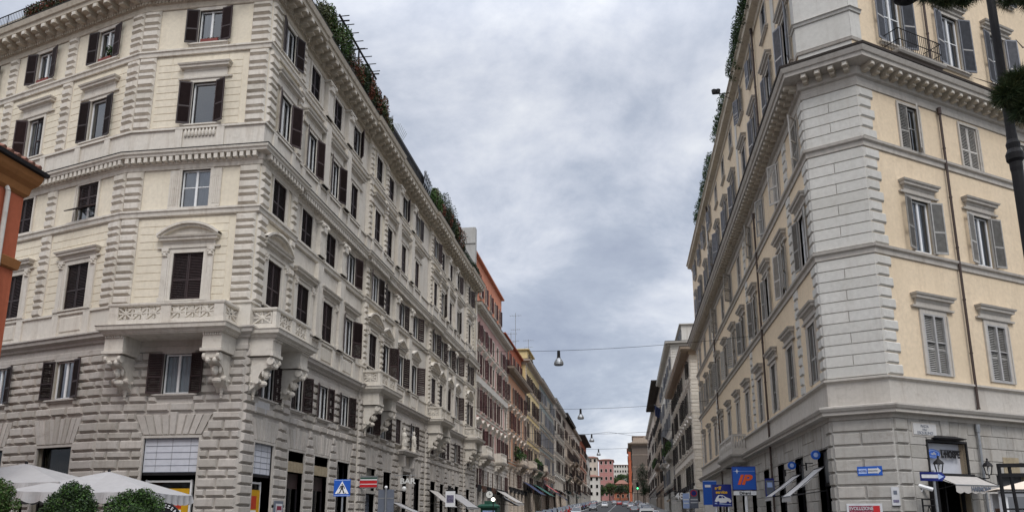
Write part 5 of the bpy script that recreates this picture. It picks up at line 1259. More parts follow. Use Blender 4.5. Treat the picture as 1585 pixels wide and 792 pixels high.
# hanging poster lightbox
S = empty('poster_lightbox', (XL+1.6, 58.5, 0), 'white framed street poster lightbox with a dark photo, on a post', 'sign'); X0 = -11.5; Y0 = 50; Fs = Fr((X0, Y0), (1, 0))
mb = MB(); post(mb, X0+.31, Y0+.08, 2.4, .05, 'iron'); mb.build('post', S)
mb = MB(); mb.box(Fs, 0, .62, -.12, 0, 2.42, 3.4, 'sign_white'); mb.box(Fs, .15, .48, -.1, -.02, 3.4, 3.62, 'iron'); mb.box(Fs, .04, .58, -.11, -.01, 3.4, 3.5, 'iron'); mb.build('frame', S)
mb = MB(); mb.box(Fs, .08, .54, 0, .012, 2.68, 3.15, 'photo_print'); mb.build('picture', S)
# green newsstand with a round clock
S = empty('newsstand', (-13.2, 76, 0), 'small green newsstand with round white clock on top, left pavement', 'kiosk'); Fs = Fr((-14.2, 76), (1, 0))
mb = MB(); mb.box(Fs, .2, 1.8, -1.6, 0, gz(76), 2.75, 'kiosk_green'); mb.hood(Fs, .2, 1.8, 0, [(0, 2.7), (.25, 2.75), (.3, 2.9), (0, 3.1)], 'kiosk_green'); mb.box(Fs, .5, 1.5, -1.2, -.3, 3.0, 3.4, 'kiosk_green'); mb.build('body', S)
mb = MB(); mb.tube(Fs.pt(1, -.35, 3.4), Fs.pt(1, -.35, 3.7), .04, 'iron'); mb.tube(Fs.pt(1, -.42, 4.0), Fs.pt(1, -.28, 4.0), .38, 'iron', 20); mb.tube(Fs.pt(1, -.28, 4.0), Fs.pt(1, -.26, 4.0), .33, 'lamp_glass', 20); mb.tube(Fs.pt(1, -.25, 4.0), Fs.pt(1, -.25, 4.24), .02, 'iron', 4); mb.tube(Fs.pt(1, -.25, 4.0), Fs.pt(1.15, -.25, 4.05), .02, 'iron', 4); mb.build('clock', S)
mb = MB(); mb.box(Fs, .4, 1.6, 0, .02, 2.2, 2.5, 'light_blue'); mb.box(Fs, .4, 1.6, 0, .02, 1.2, 1.9, 'photo_print'); mb.build('display', S)
mb = MB(); mb.tube((-12.6, 75, gz(75)), (-12.6, 75, 3.4), .05, 'iron'); mb.ball((-12.6, 75, 3.5), .17, 'lit_lamp', 10, 7); tag(mb.build('lit_globe_lamp', None, loc=(-12.7, 75, 0)), 'lit white globe lamp beside the green newsstand', 'lamp')

# ================================================================== RIGHT SIDE SIGNS
S = empty('fuel_price_sign', (6.0, 42, 0), 'blue square IP fuel station sign with a Diesel plate on a white post', 'sign'); Fs = Fr((5.36, 42), (1, 0))
mb = MB(); post(mb, 6.0, 42.1, 2.9, .08, 'sign_white'); mb.build('post', S)
mb = MB(); mb.box(Fs, 0, 1.18, -.2, 0, 3.08, 4.28, 'sign_deep'); mb.box(Fs, .03, 1.15, 0, .01, 3.12, 4.24, 'sign_blue'); mb.box(Fs, .04, 1.14, .01, .014, 4.03, 4.045, 'light_blue')
mb.face([Fs.pt(.25, .016, 3.9), Fs.pt(.28, .016, 4.02), Fs.pt(.40, .016, 4.04), Fs.pt(.28, .016, 4.06), Fs.pt(.25, .016, 4.18), Fs.pt(.22, .016, 4.06), Fs.pt(.10, .016, 4.04), Fs.pt(.22, .016, 4.02)], 'sign_white'); mb.build('panel', S)
text('IP', .66, Fs, .62, .016, 3.58, 'sign_orange', S, sx=1.25, bold=.028, shear=.3)
mb = MB(); mb.box(Fs, .03, 1.15, -.15, 0, 2.83, 3.04, 'sign_white'); mb.box(Fs, .01, 1.17, -.17, -.01, 2.81, 2.83, 'iron'); mb.build('price_plate', S)
text('Diesel', .2, Fs, .59, .008, 2.93, 'iron', S, bold=.006, sx=1.1)
S = empty('self_service_sign', (5, 44, 0), 'dark blue self service board with yellow words and a white car drawing', 'sign'); Fs = Fr((4.53, 44), (1, 0))
mb = MB(); mb.box(Fs, 0, 1.0, -.15, 0, 2.3, 3.46, 'sign_deep'); mb.build('panel', S); mb = MB(); post(mb, 4.7, 44.1, 2.3, .05, 'sign_white'); post(mb, 5.35, 44.1, 2.3, .05, 'sign_white'); mb.build('post', S)
text('self', .24, Fs, .30, .008, 3.27, 'sign_yellow', S, bold=.012); text('service', .21, Fs, .48, .008, 3.05, 'sign_yellow', S, bold=.012)
mb = MB(); q = lambda u, z: Fs.pt(u, .01, z)
mb.face([q(.1, 2.58), q(.3, 2.50), q(.92, 2.5), q(.97, 2.6), q(.9, 2.72), q(.72, 2.78), q(.52, 2.9), q(.3, 2.9), q(.18, 2.76)], 'sign_white'); mb.face([q(.1, 2.44), q(.95, 2.38), q(.95, 2.42), q(.1, 2.5)], 'light_blue'); mb.build('car_drawing', S)
mb = MB(); q = lambda u, z: Fs.pt(u, .014, z); mb.face([q(.3, 2.74), q(.48, 2.74), q(.48, 2.86), q(.34, 2.86)], 'sign_deep'); mb.face([q(.52, 2.74), q(.66, 2.74), q(.54, 2.86), q(.51, 2.86)], 'sign_deep')
for c in (.28, .78): mb.face([q(c+.08*math.cos(i*.785), 2.5+.08*math.sin(i*.785)) for i in range(8)], 'sign_deep')
mb.build('car_outline', S)
S = empty('blue_pump_sign', (4.7, 50, 0), 'tall plain blue pump sign with a white mark, behind the self service board', 'sign'); Fs = Fr((4.62, 50), (1, 0))
mb = MB(); mb.box(Fs, 0, .8, -.3, 0, 2.5, 3.95, 'sign_blue'); mb.box(Fs, 0, .8, 0, .01, 3.9, 3.95, 'light_blue'); mb.box(Fs, .1, .45, 0, .012, 3.55, 3.7, 'sign_white'); mb.build('panel', S); mb = MB(); mb.box(Fs, .05, .75, -.35, .05, 1.0, 2.5, 'pale_plaster'); mb.build('pump_body', S)
S = empty('blue_banner', (7.0, 42.5, 2.6), 'narrow vertical blue banner sign projecting from the yellow building', 'sign'); Fs = Fr((6.9, 41.6), (1, 0))
mb = MB(); mb.box(Fs, 0, .45, -.05, 0, 2.75, 3.65, 'sign_deep'); mb.box(Fs, .04, .41, 0, .006, 2.85, 3.55, 'sign_grey'); mb.box(Fs, .1, .35, .006, .01, 3.2, 3.45, 'light_blue'); mb.tube(Fs.pt(.45, -.03, 3.5), Fs.pt(.85, -.03, 3.5), .02, 'iron'); mb.build('panel', S)
# awnings and oval signs on the street front near the corner
ua = lambda s: RLEN-s
awning(FA, ua(7.0), ua(5.2), 3.55, 2.6, 1.3, 'canvas_white', 'small white awning on the street front, farther from the corner', .18, n0=.15)
awning(FA, ua(2.7), ua(.95), 3.6, 2.5, 1.35, 'canvas_white', 'small white awning on the street front, next to the corner', .22, n0=.15)
for s, l, z in ((6.3, 'round blue sign on a bracket above the farther white awning', 4.0), (1.6, 'round blue sign on a bracket above the awning by the corner', 4.1)):
    S = empty('round_blue_sign', FA.pt(ua(s), .4, z), l, 'sign', 'round blue bracket signs'); mb = MB(); c = Vector(FA.pt(ua(s), .3, z)); mb.tube(c+Vector((0, .04, 0)), c-Vector((0, .04, 0)), .18, 'sign_blue', 22); mb.tube(c-Vector((0, .04, 0)), c-Vector((0, .046, 0)), .09, 'light_blue', 22); mb.build('disc', S)
    mb = MB(); mb.tube(FA.pt(ua(s), 0, z+.1), FA.pt(ua(s), .2, z+.1), .02, 'iron'); mb.build('bracket', S)
for s in (3.4, 4.6, 7.9):
    mb = MB(); p = FA.pt(ua(s), 0, 3.75); mb.tube(FA.pt(ua(s), .0, 3.9), FA.pt(ua(s), .35, 3.9), .02, 'iron'); mb.tube(FA.pt(ua(s), .3, 3.9), FA.pt(ua(s), .3, 3.6), .035, 'iron')
    tag(mb.build('wall_spotlight', None, loc=p), {3.4: 'small black wall spotlight left of the corner awning', 4.6: 'small black wall spotlight in the middle, between the two white awnings', 7.9: 'small black wall spotlight beyond the farther white awning'}[s], 'spotlight', 'wall spotlights by the white awnings')
# blue arrow sign on the cut corner
S = empty('wall_arrow_sign', FG.pt(1.2, .12, 3.3), 'blue direction plate with a white arrow fixed to the cut corner wall', 'sign'); mb = MB(); mb.box(FG, .78, 1.62, .08, .1, 3.17, 3.5, 'sign_blue'); mb.build('plate', S)
mb = MB(); q = lambda u, z: FG.pt(u, .105, z); mb.face([q(1.14, 3.25), q(1.46, 3.25), q(1.46, 3.21), q(1.58, 3.34), q(1.46, 3.46), q(1.46, 3.42), q(1.14, 3.42)], 'paper'); mb.face([q(.82, 3.24), q(1.1, 3.24), q(1.1, 3.42), q(.82, 3.42)], 'light_blue'); mb.build('arrow', S)
text('HOTEL', .09, FG, .96, .108, 3.33, 'sign_deep', S); text('ESQUILINO', .062, FG, 1.31, .108, 3.34, 'sign_grey', S)
S = empty('pole_arrow_sign', FB.pt(.9, .6, 0), 'dark blue arrow-shaped sign with a white band on a grey post by the corner', 'sign'); Fs = Fr(FB.pt(.15, .75, 0)[:2], (.95, .3)); mb = MB(); mb.tube(Fs.pt(.55, -.06, 0), Fs.pt(.55, -.06, 3.3), .045, 'steel'); mb.build('post', S)
mb = MB(); mb.face([Fs.pt(u, .0, z) for u, z in ((0, 2.93), (.82, 2.93), (.98, 3.08), (.82, 3.24), (0, 3.24))], 'sign_deep'); mb.face([Fs.pt(u, -.03, z) for u, z in ((0, 3.24), (.82, 3.24), (.98, 3.08), (.82, 2.93), (0, 2.93))], 'sign_deep'); mb.box(Fs, 0, .8, -.03, 0, 2.935, 3.235, 'sign_deep'); mb.build('plate', S)
mb = MB(); mb.box(Fs, .04, .68, .0, .006, 3.03, 3.15, 'paper'); mb.face([Fs.pt(u, .01, z) for u, z in ((.68, 2.98), (.9, 3.08), (.68, 3.19))], 'light_blue'); mb.build('band', S)
# posters
S = empty('poster', FG.pt(.9, .12, 1.6), 'maroon framed EVOLUZIONE poster on the cut corner wall', 'poster'); mb = MB(); mb.box(FG, .3, 1.5, .08, .13, .9, 2.18, 'paper'); mb.build('frame', S); mb = MB(); mb.box(FG, .38, 1.42, .13, .135, 1.0, 2.1, 'maroon_print'); mb.box(FG, 1.2, 1.42, .135, .14, 1.3, 2.1, 'sign_red'); mb.build('print', S)
text('EVOLUZIONE', .17, FG, .80, .142, 2.0, 'paper', S, bold=.002, sx=.78); text('DELLA SPECIE', .17, FG, .80, .142, 1.82, 'paper', S, bold=.002, sx=.7)
S = empty('paper_notice', FG.pt(2.0, .12, 2.4), 'small black and white paper notice on the corner edge', 'poster'); mb = MB(); mb.box(FG, 1.84, 2.1, .09, .11, 2.1, 2.75, 'paper'); mb.build('sheet', S); mb = MB(); mb.box(FG, 1.91, 2.03, .11, .113, 2.48, 2.62, 'sign_grey'); mb.box(FG, 1.88, 2.07, .11, .113, 2.2, 2.3, 'photo_print'); mb.box(FG, 1.83, 2.11, .09, .13, 2.07, 2.1, 'iron'); mb.build('print', S)
# shop window lettering
S = empty('oval_shop_sign', FB.pt(2.1, .1, 4.05), 'blue oval sign in the window above the side awning', 'sign'); mb = MB(); N = 28; c = (2.1, 4.0)
mb.face([FB.pt(c[0]+.40*math.cos(2*math.pi*i/N), -.06, c[1]+.17*math.sin(2*math.pi*i/N)) for i in range(N)], 'sign_blue'); mb.face([FB.pt(c[0]+.34*math.cos(2*math.pi*i/N), -.055, c[1]+.13*math.sin(2*math.pi*i/N)) for i in range(N)], 'light_blue'); mb.face([FB.pt(c[0]+.31*math.cos(2*math.pi*i/N), -.05, c[1]+.11*math.sin(2*math.pi*i/N)) for i in range(N)], 'sign_blue')
mb.tube(FB.pt(2.1, -.25, 4.0), FB.pt(2.1, -.065, 4.0), .03, 'iron'); mb.build('oval', S); text('caffe', .16, FB, 2.1, -.045, 4.0, 'paper', S)
S = empty('black_letter_sign', FB.pt(3.1, .0, 4), 'heavy black capital letters in the window beside the blue oval', 'sign'); mb = MB(); mb.tube(FB.pt(2.6, -.12, 4.16), FB.pt(3.8, -.12, 4.16), .015, 'iron', 5); mb.build('rail', S); text('L·HOSPE', .36, FB, 3.15, -.1, 4.0, 'iron', S, bold=.02, sx=.8)
mb = MB(); mb.hood(FB, 2.25, 3.3, .05, [(0, 4.5), (.2, 4.52), (.3, 4.56), (0, 4.68)], 'iron'); tag(mb.build('black_ornament', None, loc=FB.pt(2.8, .1, 4.5)), 'black metal hood ornament above the side shop window', 'ornament')
A = awning(FB, 1.7, 4.25, 3.2, 2.82, .85, 'canvas_grey', 'grey awning with lettered scalloped valance over the side shop door', .3, n0=.1)
text('HARMONY', .24, FB, 3.1, .97, 2.68, 'sign_grey', A, bold=.006, sx=.95)
mb = MB(); mb.box(FB, 1.5, 1.7, .05, .3, 0, 3.2, 'iron'); tag(mb.build('shop_pilaster', None, loc=FB.pt(1.6, .1, 0)), 'black timber shop pilaster at the left of the side shop door', 'panel')
def lantern(F, u, z, label):
    S = empty('wall_lantern', F.pt(u, .1, z), label, 'lantern', 'black wall lanterns by the side shop'); c = Vector(F.pt(u, .45, z)); mb = MB()
    mb.tube(F.pt(u, .03, z-.12), F.pt(u, .1, z-.12), .07, 'iron', 10); mb.tube(F.pt(u, .05, z-.12), F.pt(u, .45, z-.12), .02, 'iron', 6); mb.tube(c+Vector((0, 0, -.12)), c, .02, 'iron', 6); mb.build('bracket', S)
    mb = MB(); q0, q1 = .09, .16
    for i in range(6):
        a, b = math.pi*i/3, math.pi*(i+1)/3
        mb.tube(c+Vector((q0*math.cos(a), q0*math.sin(a), 0)), c+Vector((q1*math.cos(a), q1*math.sin(a), .33)), .012, 'iron', 4)
        mb.tube(c+Vector((q1*math.cos(a), q1*math.sin(a), .33)), c+Vector((q1*math.cos(b), q1*math.sin(b), .33)), .014, 'iron', 4)
    mb.lathe(c, [(.2, .33), (.15, .42), (.05, .5), (.03, .56), (.045, .6), (0, .64)], 'iron', 6); mb.lathe(c, [(0, -.01), (.09, 0), (.1, .02), (0, .02)], 'iron', 6); mb.build('cage', S)
    mb = MB(); mb.lathe(c, [(.03, .02), (.03, .12), (.06, .2), (.04, .28), (0, .3)], 'lamp_glass', 8); mb.build('bulb', S)
lantern(FB, 1.62, 3.25, 'black glazed wall lantern left of the side shop window'); lantern(FB, 4.45, 3.25, 'black glazed wall lantern right of the side shop window')
mb = MB(); a = Vector(FB.pt(1.15, .12, 2.75)); mb.tube(FB.pt(1.1, .02, 2.6), a, .03, 'sign_white'); d = Vector((.8, -.2, -.28)).normalized(); mb.tube(a-d*.2, a+d*.28, .075, 'sign_white', 8); mb.tube(a+d*.28, a+d*.34, .06, 'iron', 8)
tag(mb.build('security_camera', None, loc=tuple(a)), 'white security camera on the wall below the dark arrow sign', 'camera')
S = empty('iron_gate', FB.pt(1.15, .1, 0), 'folded black iron grille beside the side shop door', 'gate'); mb = MB()
for u in (.85, 1.5): mb.tube(FB.pt(u, .2, 0), FB.pt(u, .2, 2.35), .03, 'iron', 6)
for z in (.3, 1.4, 2.1, 2.32): mb.tube(FB.pt(.85, .2, z), FB.pt(1.5, .2, z), .022, 'iron', 5)
mb.tube(FB.pt(.85, .2, 1.4), FB.pt(1.18, .2, 2.1), .018, 'iron', 5); mb.tube(FB.pt(1.5, .2, 1.4), FB.pt(1.18, .2, 2.1), .018, 'iron', 5); mb.tube(FB.pt(.85, .2, 1.4), FB.pt(1.5, .2, .3), .018, 'iron', 5); mb.tube(FB.pt(1.5, .2, 1.4), FB.pt(.85, .2, .3), .018, 'iron', 5); mb.build('grille', S)
# booth and dark metal frame at the lower right edge
S = empty('white_booth', (10.7, 22.5, 0), 'white framed glazed booth with a low pyramid roof, lower right edge', 'kiosk'); Fs = Fr((9.45, 22), (1, .14))
mb = MB()
for u in (0, 1.85, 3.6): mb.box(Fs, u, u+.16, -.12, 0, 0, 2.3, 'sign_white')
mb.box(Fs, 0, 3.76, -.12, .01, 2.18, 2.34, 'sign_white'); mb.box(Fs, 0, 3.76, -.12, .01, .7, .82, 'sign_white'); mb.box(Fs, .6, 3.76, -1.5, -1.4, 0, 2.3, 'sign_white'); mb.build('frame', S)
mb = MB(); mb.face([Fs.pt(.16, -.06, .8), Fs.pt(3.6, -.06, .8), Fs.pt(3.6, -.06, 2.2), Fs.pt(.16, -.06, 2.2)], 'glass'); mb.build('pane', S)
mb = MB(); a, b, c, d, e = Fs.pt(-.2, .2, 2.36), Fs.pt(4, .2, 2.36), Fs.pt(4, -1.8, 2.36), Fs.pt(.6, -1.8, 2.36), Fs.pt(1.6, -.8, 2.72)
for p, q in ((a, b), (b, c), (c, d), (d, a)): mb.face([p, q, e], 'booth_cream')
mb.face([d, c, b, a], 'booth_cream'); mb.lathe(e, [(.07, -.05), (.1, 0), (.03, .06), (.05, .12), (0, .16)], 'iron', 8); mb.build('roof', S)
mb = MB()
for i in range(5): mb.box(Fs, .4+i*.65, .9+i*.65, -1.0, -.6, .8+.25*(i % 2), 1.9, ['dark_wood', 'maroon_print', 'tan_panel', 'dark_wood', 'photo_print'][i])
mb.build('display', S)
S = empty('metal_frame_structure', (8.6, 16, 0), 'black steel frame with slanted leg and two cross beams, lower right edge', 'frame'); mb = MB()
Fs = Fr((6.88, 16), (1, .02))
mb.tube(Fs.pt(.05, 0, 0), Fs.pt(.02, 0, 2.58), .035, 'iron'); mb.tube(Fs.pt(.33, 0, 0), Fs.pt(.2, 0, 2.62), .032, 'iron'); mb.build('leg', S)
mb = MB(); mb.box(Fs, 0, 3.2, -.04, .04, 2.56, 2.63, 'iron'); mb.box(Fs, .02, 3.2, -.03, .03, 2.38, 2.45, 'iron'); mb.box(Fs, -.02, 3.2, -.02, .02, 2.08, 2.11, 'iron'); mb.box(Fs, .05, 3.2, -.02, .02, 1.78, 1.81, 'iron'); mb.build('beam', S)
mb = MB(); mb.tube(Fs.pt(3.1, 0, 0), Fs.pt(3.1, 0, 2.6), .035, 'iron'); mb.build('leg', S)
# big ornate lamp post and pine
S = empty('lamp_post', (5.5, 11, 0), 'tall black ornate lamp post with collar ring at the right edge', 'lamp post'); x, y = 5.5, 11
mb = MB(); mb.lathe((x, y, 0), [(.2, 0), (.2, .5), (.13, .6), (.085, 1.2), (.08, 3), (.072, 6.3), (.08, 6.36), (.08, 6.44), (.108, 6.48), (.112, 6.57), (.08, 6.64), (.09, 6.72), (.07, 6.78), (.062, 6.92), (.055, 9.3), (.05, 10.6), (.0, 10.6)], 'iron', 16); mb.build('pole', S)
mb = MB(); mb.tube((x, y, 9.7), (x-1.0, y, 9.75), .035, 'iron'); mb.tube((x, y, 9.2), (x-.8, y, 9.72), .02, 'iron'); mb.build('arm', S)
mb = MB(); mb.lathe((x-1.13, y, 9.12), [(0, .02), (.12, 0), (.19, .05), (.2, .16), (.14, .36), (.07, .5), (.05, .64), (0, .66)], 'iron', 18); mb.build('lamp_head', S)
def pine(label):
    S = empty('pine_tree', (9.6, 9.5, 0), label, 'tree'); mb = MB(); tip = []
    mb.tube((9.6, 9.5, 0), (9.3, 9.6, 5), .3, 'bark', 10, .24); mb.tube((9.3, 9.6, 5), (9.2, 9.7, 11.5), .24, 'bark', 10, .12)
    def br(a, b, r): mb.tube(a, b, r, 'bark', 6, r*.6); 
    br((9.3, 9.6, 5.6), (7.0, 10.0, 6.35), .09); br((7.0, 10, 6.35), (5.4, 9.9, 6.9), .05); br((7.0, 10, 6.35), (5.9, 9.9, 6.7), .03)
    br((9.2, 9.7, 8.0), (6.9, 10.1, 8.6), .08); br((6.9, 10.1, 8.6), (4.5, 10.1, 8.75), .045); br((6.9, 10.1, 8.6), (6.0, 10, 8.0), .04); br((6.0, 10, 8.0), (5.75, 10, 7.2), .02)
    br((6.9, 10.1, 8.6), (5.7, 10.2, 8.7), .03); br((6.0, 10.0, 8.0), (5.8, 9.95, 8.35), .03)
    rr = random.Random(9)
    for (a, b) in (((6.0, 9.9, 6.8), (4.85, 9.9, 7.05)), ((6.9, 10.1, 8.6), (4.2, 10.1, 8.6)), ((6.0, 10, 8.3), (5.3, 10, 7.6))):
        for i in range(9):
            t = (i+1)/9; p = Vector(a).lerp(Vector(b), t); mb.tube(p, p+Vector((rr.uniform(-.3, .05), rr.uniform(-.1, .1), rr.uniform(-.22, .25))), .008, 'bark', 4, .003)
        mb.tube(a, b, .016, 'bark', 5, .007)
    mb.build('trunk', S)
    mb = MB(); r = random.Random(3)
    def tuft(c, R_, n, ln):
        for i in range(n):
            d = Vector((r.gauss(0, 1), r.gauss(0, 1), r.gauss(0, .8))).normalized(); p = Vector(c)+d*R_*r.uniform(.1, .75)
            q = (d*r.uniform(.5, 1)+Vector((r.gauss(0, .35), r.gauss(0, .35), r.gauss(0, .3)))).normalized(); e = q.cross(Vector((r.random(), r.random(), r.random()))).normalized()*.004
            mb.face([tuple(p-e), tuple(p+e), tuple(p+q*ln*r.uniform(.6, 1))], r.choice(['leaf_pine', 'leaf_pine', 'leaf_dark', 'leaf_olive']))
    for c, R_, n in (((4.98, 9.9, 6.9), .2, 2400), ((5.12, 9.9, 7.05), .22, 2600), ((5.3, 9.9, 6.85), .28, 3400), ((5.15, 9.9, 6.68), .2, 1800), ((5.6, 9.9, 6.95), .3, 2400), ((5.9, 9.9, 6.85), .3, 1500)):
        tuft(c, R_, n, .16)
    for c, R_, n in (((4.3, 10.1, 8.62), .16, 1500), ((4.5, 10.1, 8.55), .17, 2200), ((4.72, 10.1, 8.5), .13, 1500), ((4.9, 10.1, 8.6), .15, 1200), ((5.3, 10.1, 8.45), .15, 900), ((5.5, 10, 8.35), .18, 1500), ((5.65, 10, 8.15), .15, 900), ((6.0, 10, 8.6), .28, 1600), ((6.3, 10, 8.8), .35, 2200), ((4.7, 10.1, 9.4), .5, 3000), ((5.8, 10.1, 9.3), .5, 3000), ((6.0, 10, 8.15), .16, 700)):
        tuft(c, R_, n, .17)
    for i in range(16): a = i*.9; tuft((9.2+1.8*math.cos(a), 9.7+1.8*math.sin(a), 10.5+(i % 3)*.7), .8, 900, .25)
    mb.build('needles', S)
pine('dark green pine with long needle tufts reaching in from the top right')

# ================================================================== OVERHEAD LAMPS
for i, (yy, zz, lbl) in enumerate(((47.2, 11.75, 'largest and nearest'), (70.2, 11.3, 'second'), (92.5, 11.4, 'third'), (115, 11.6, 'fourth, smallest'))):
    G_ = empty('hanging_street_lamp', (-3.9, yy, zz), lbl+' lamp hung on wires across the middle of the street', 'street lamp', 'lamps hung across the street'); x1 = 7.7 if yy < 80 else 8.0; mb = MB(); N = 14
    P = [(XL+.0+(x1-XL)*t/N, yy, zz+.55*((2*t/N-1)**2)-.0) for t in range(N+1)]
    k = min(range(N+1), key=lambda j: abs(P[j][0]+3.9)); P[k] = (-3.9, yy, zz)
    for a, b in zip(P, P[1:]): mb.tube(a, b, .014+.004*i, 'iron', 4, cap=False)
    mb.build('wire', G_)
    mb = MB(); mb.lathe((-3.9, yy, zz-.48), [(.02, .5), (.09, .48), (.1, .1), (.13, 0), (.0, 0)], 'iron', 12); mb.build('housing', G_)
    mb = MB(); mb.lathe((-3.9, yy, zz-.92), [(0, -.02), (.26, 0), (.3, .06), (.28, .2), (.2, .34), (.12, .45), (0, .45)], 'steel', 16); mb.build('shade', G_)
mb = MB(); mb.tube((-2, 96, 12.0), (8, 134, 14.2), .02, 'iron', 4); mb.tube((XL, 118, 13), (-2, 96, 12.0), .02, 'iron', 4); tag(mb.build('overhead_cable', None, loc=(0, 96, 12)), 'thin slack cable crossing the street beyond the lamps', 'cable')
# flags on the right
for y, z, l, c in ((171, 24.5, 'upper dark blue flag on a slanted pole, far along the right row', 'canvas_navy'), (139, 14.5, 'lower dark flag hanging over the planted balconies of the right row', 'dark_eave')):
    mb = MB(); mb.tube((8.2, y, z), (6.3, y, z+1.4), .05, 'steel', 6)
    for i in range(8):
        f = lambda t: .25*math.sin(t*2.2); a, b = i/8, (i+1)/8
        mb.face([(6.4+a*1.4, y+f(i), z+1.3-a*1.0), (6.4+b*1.4, y+f(i+1), z+1.3-b*1.0), (6.5+b*.8, y+f(i+1), z-1.1-b*.5), (6.5+a*.8, y+f(i), z-1.1-a*.5)], c)
    tag(mb.build('flag', None, loc=(8.2, y, z)), l, 'flag', 'flags on the right row')
for y0, y1, x, z, lbl in ((136, 152, 7.2, 13.7, 'bushy green plants along the iron balcony of the tall pale house, right row'), (108.5, 116, -14.9, 10.2, 'green plants on the stone balcony of the peach house'), (132, 140, -14.9, 10.6, 'potted plants on the iron balcony of the ochre house'), (198, 216, 7.2, 15.4, 'trailing plants on the brown house balcony, right row')):
    mb = MB(); k = int((y1-y0)/.8)
    for i in range(k): leaves(mb, (x, y0+(y1-y0)*i/k, z+rnd.uniform(0, .5)), (.5, .6, .9), 60, .2, ['leaf_dark', 'leaf_green'], 900+i+int(y0), .1)
    tag(mb.build('balcony_plants', None, loc=(x, y0, z)), lbl, 'plant')

# ================================================================== GROUND
def strip(name, x0, x1, dz, mat, y0=-60, y1=470, edge=None):
    mb = MB(); ys = [y0+(y1-y0)*i/110 for i in range(111)]
    for a, b in zip(ys, ys[1:]):
        mb.face([(x0, a, gz(a)+dz), (x1, a, gz(a)+dz), (x1, b, gz(b)+dz), (x0, b, gz(b)+dz)], mat)
        if edge:
            for x in (x0, x1): mb.face([(x, a, gz(a)-.05), (x, b, gz(b)-.05), (x, b, gz(b)+dz), (x, a, gz(a)+dz)], mat)
    tag(mb.build(name), kind='structure')
mb = MB(); xs = [-900, -300, -120, -60, -40, 40, 60, 120, 300, 900]; ys = [-500, -200, -60]+[i*10 for i in range(-5, 48)]+[480, 520, 560, 600, 640, 700, 900, 1500]
def hz(x, y):
    b = gz(min(y, 470))
    if y > 470: b += 22*(1-math.exp(-((y-470)/130)**2))
    return b-.02
for a, b in zip(ys, ys[1:]):
    for c, d in zip(xs, xs[1:]): mb.face([(c, a, hz(c, a)), (d, a, hz(d, a)), (d, b, hz(d, b)), (c, b, hz(c, b))], 'ground_soil')
tag(mb.build('ground'), kind='structure')
strip('road', -12.2, 4.4, .0, 'street_asphalt'); strip('pavement', XL-.3, -12.2, .13, 'pavement_stone', 24, 470, True); strip('pavement', 4.4, 8.3, .13, 'pavement_stone', 28, 470, True)
mb = MB()
for y in range(50, 460, 6): mb.face([(-3.98, y, gz(y)+.006), (-3.83, y, gz(y)+.006), (-3.83, y+3, gz(y+3)+.006), (-3.98, y+3, gz(y+3)+.006)], 'paint_white')
for x in (-9.9, 2.1):
    for y in range(50, 460, 10): mb.face([(x-.06, y, gz(y)+.006), (x+.06, y, gz(y)+.006), (x+.06, y+10, gz(y+10)+.006), (x-.06, y+10, gz(y+10)+.006)], 'paint_white')
tag(mb.build('road_marking'), kind='structure')
mb = MB(); mb.face([(-80, -60, .004), (80, -60, .004), (80, 29.8, .004), (-80, 29.8, .004)], 'street_asphalt'); tag(mb.build('plaza_paving'), kind='structure')

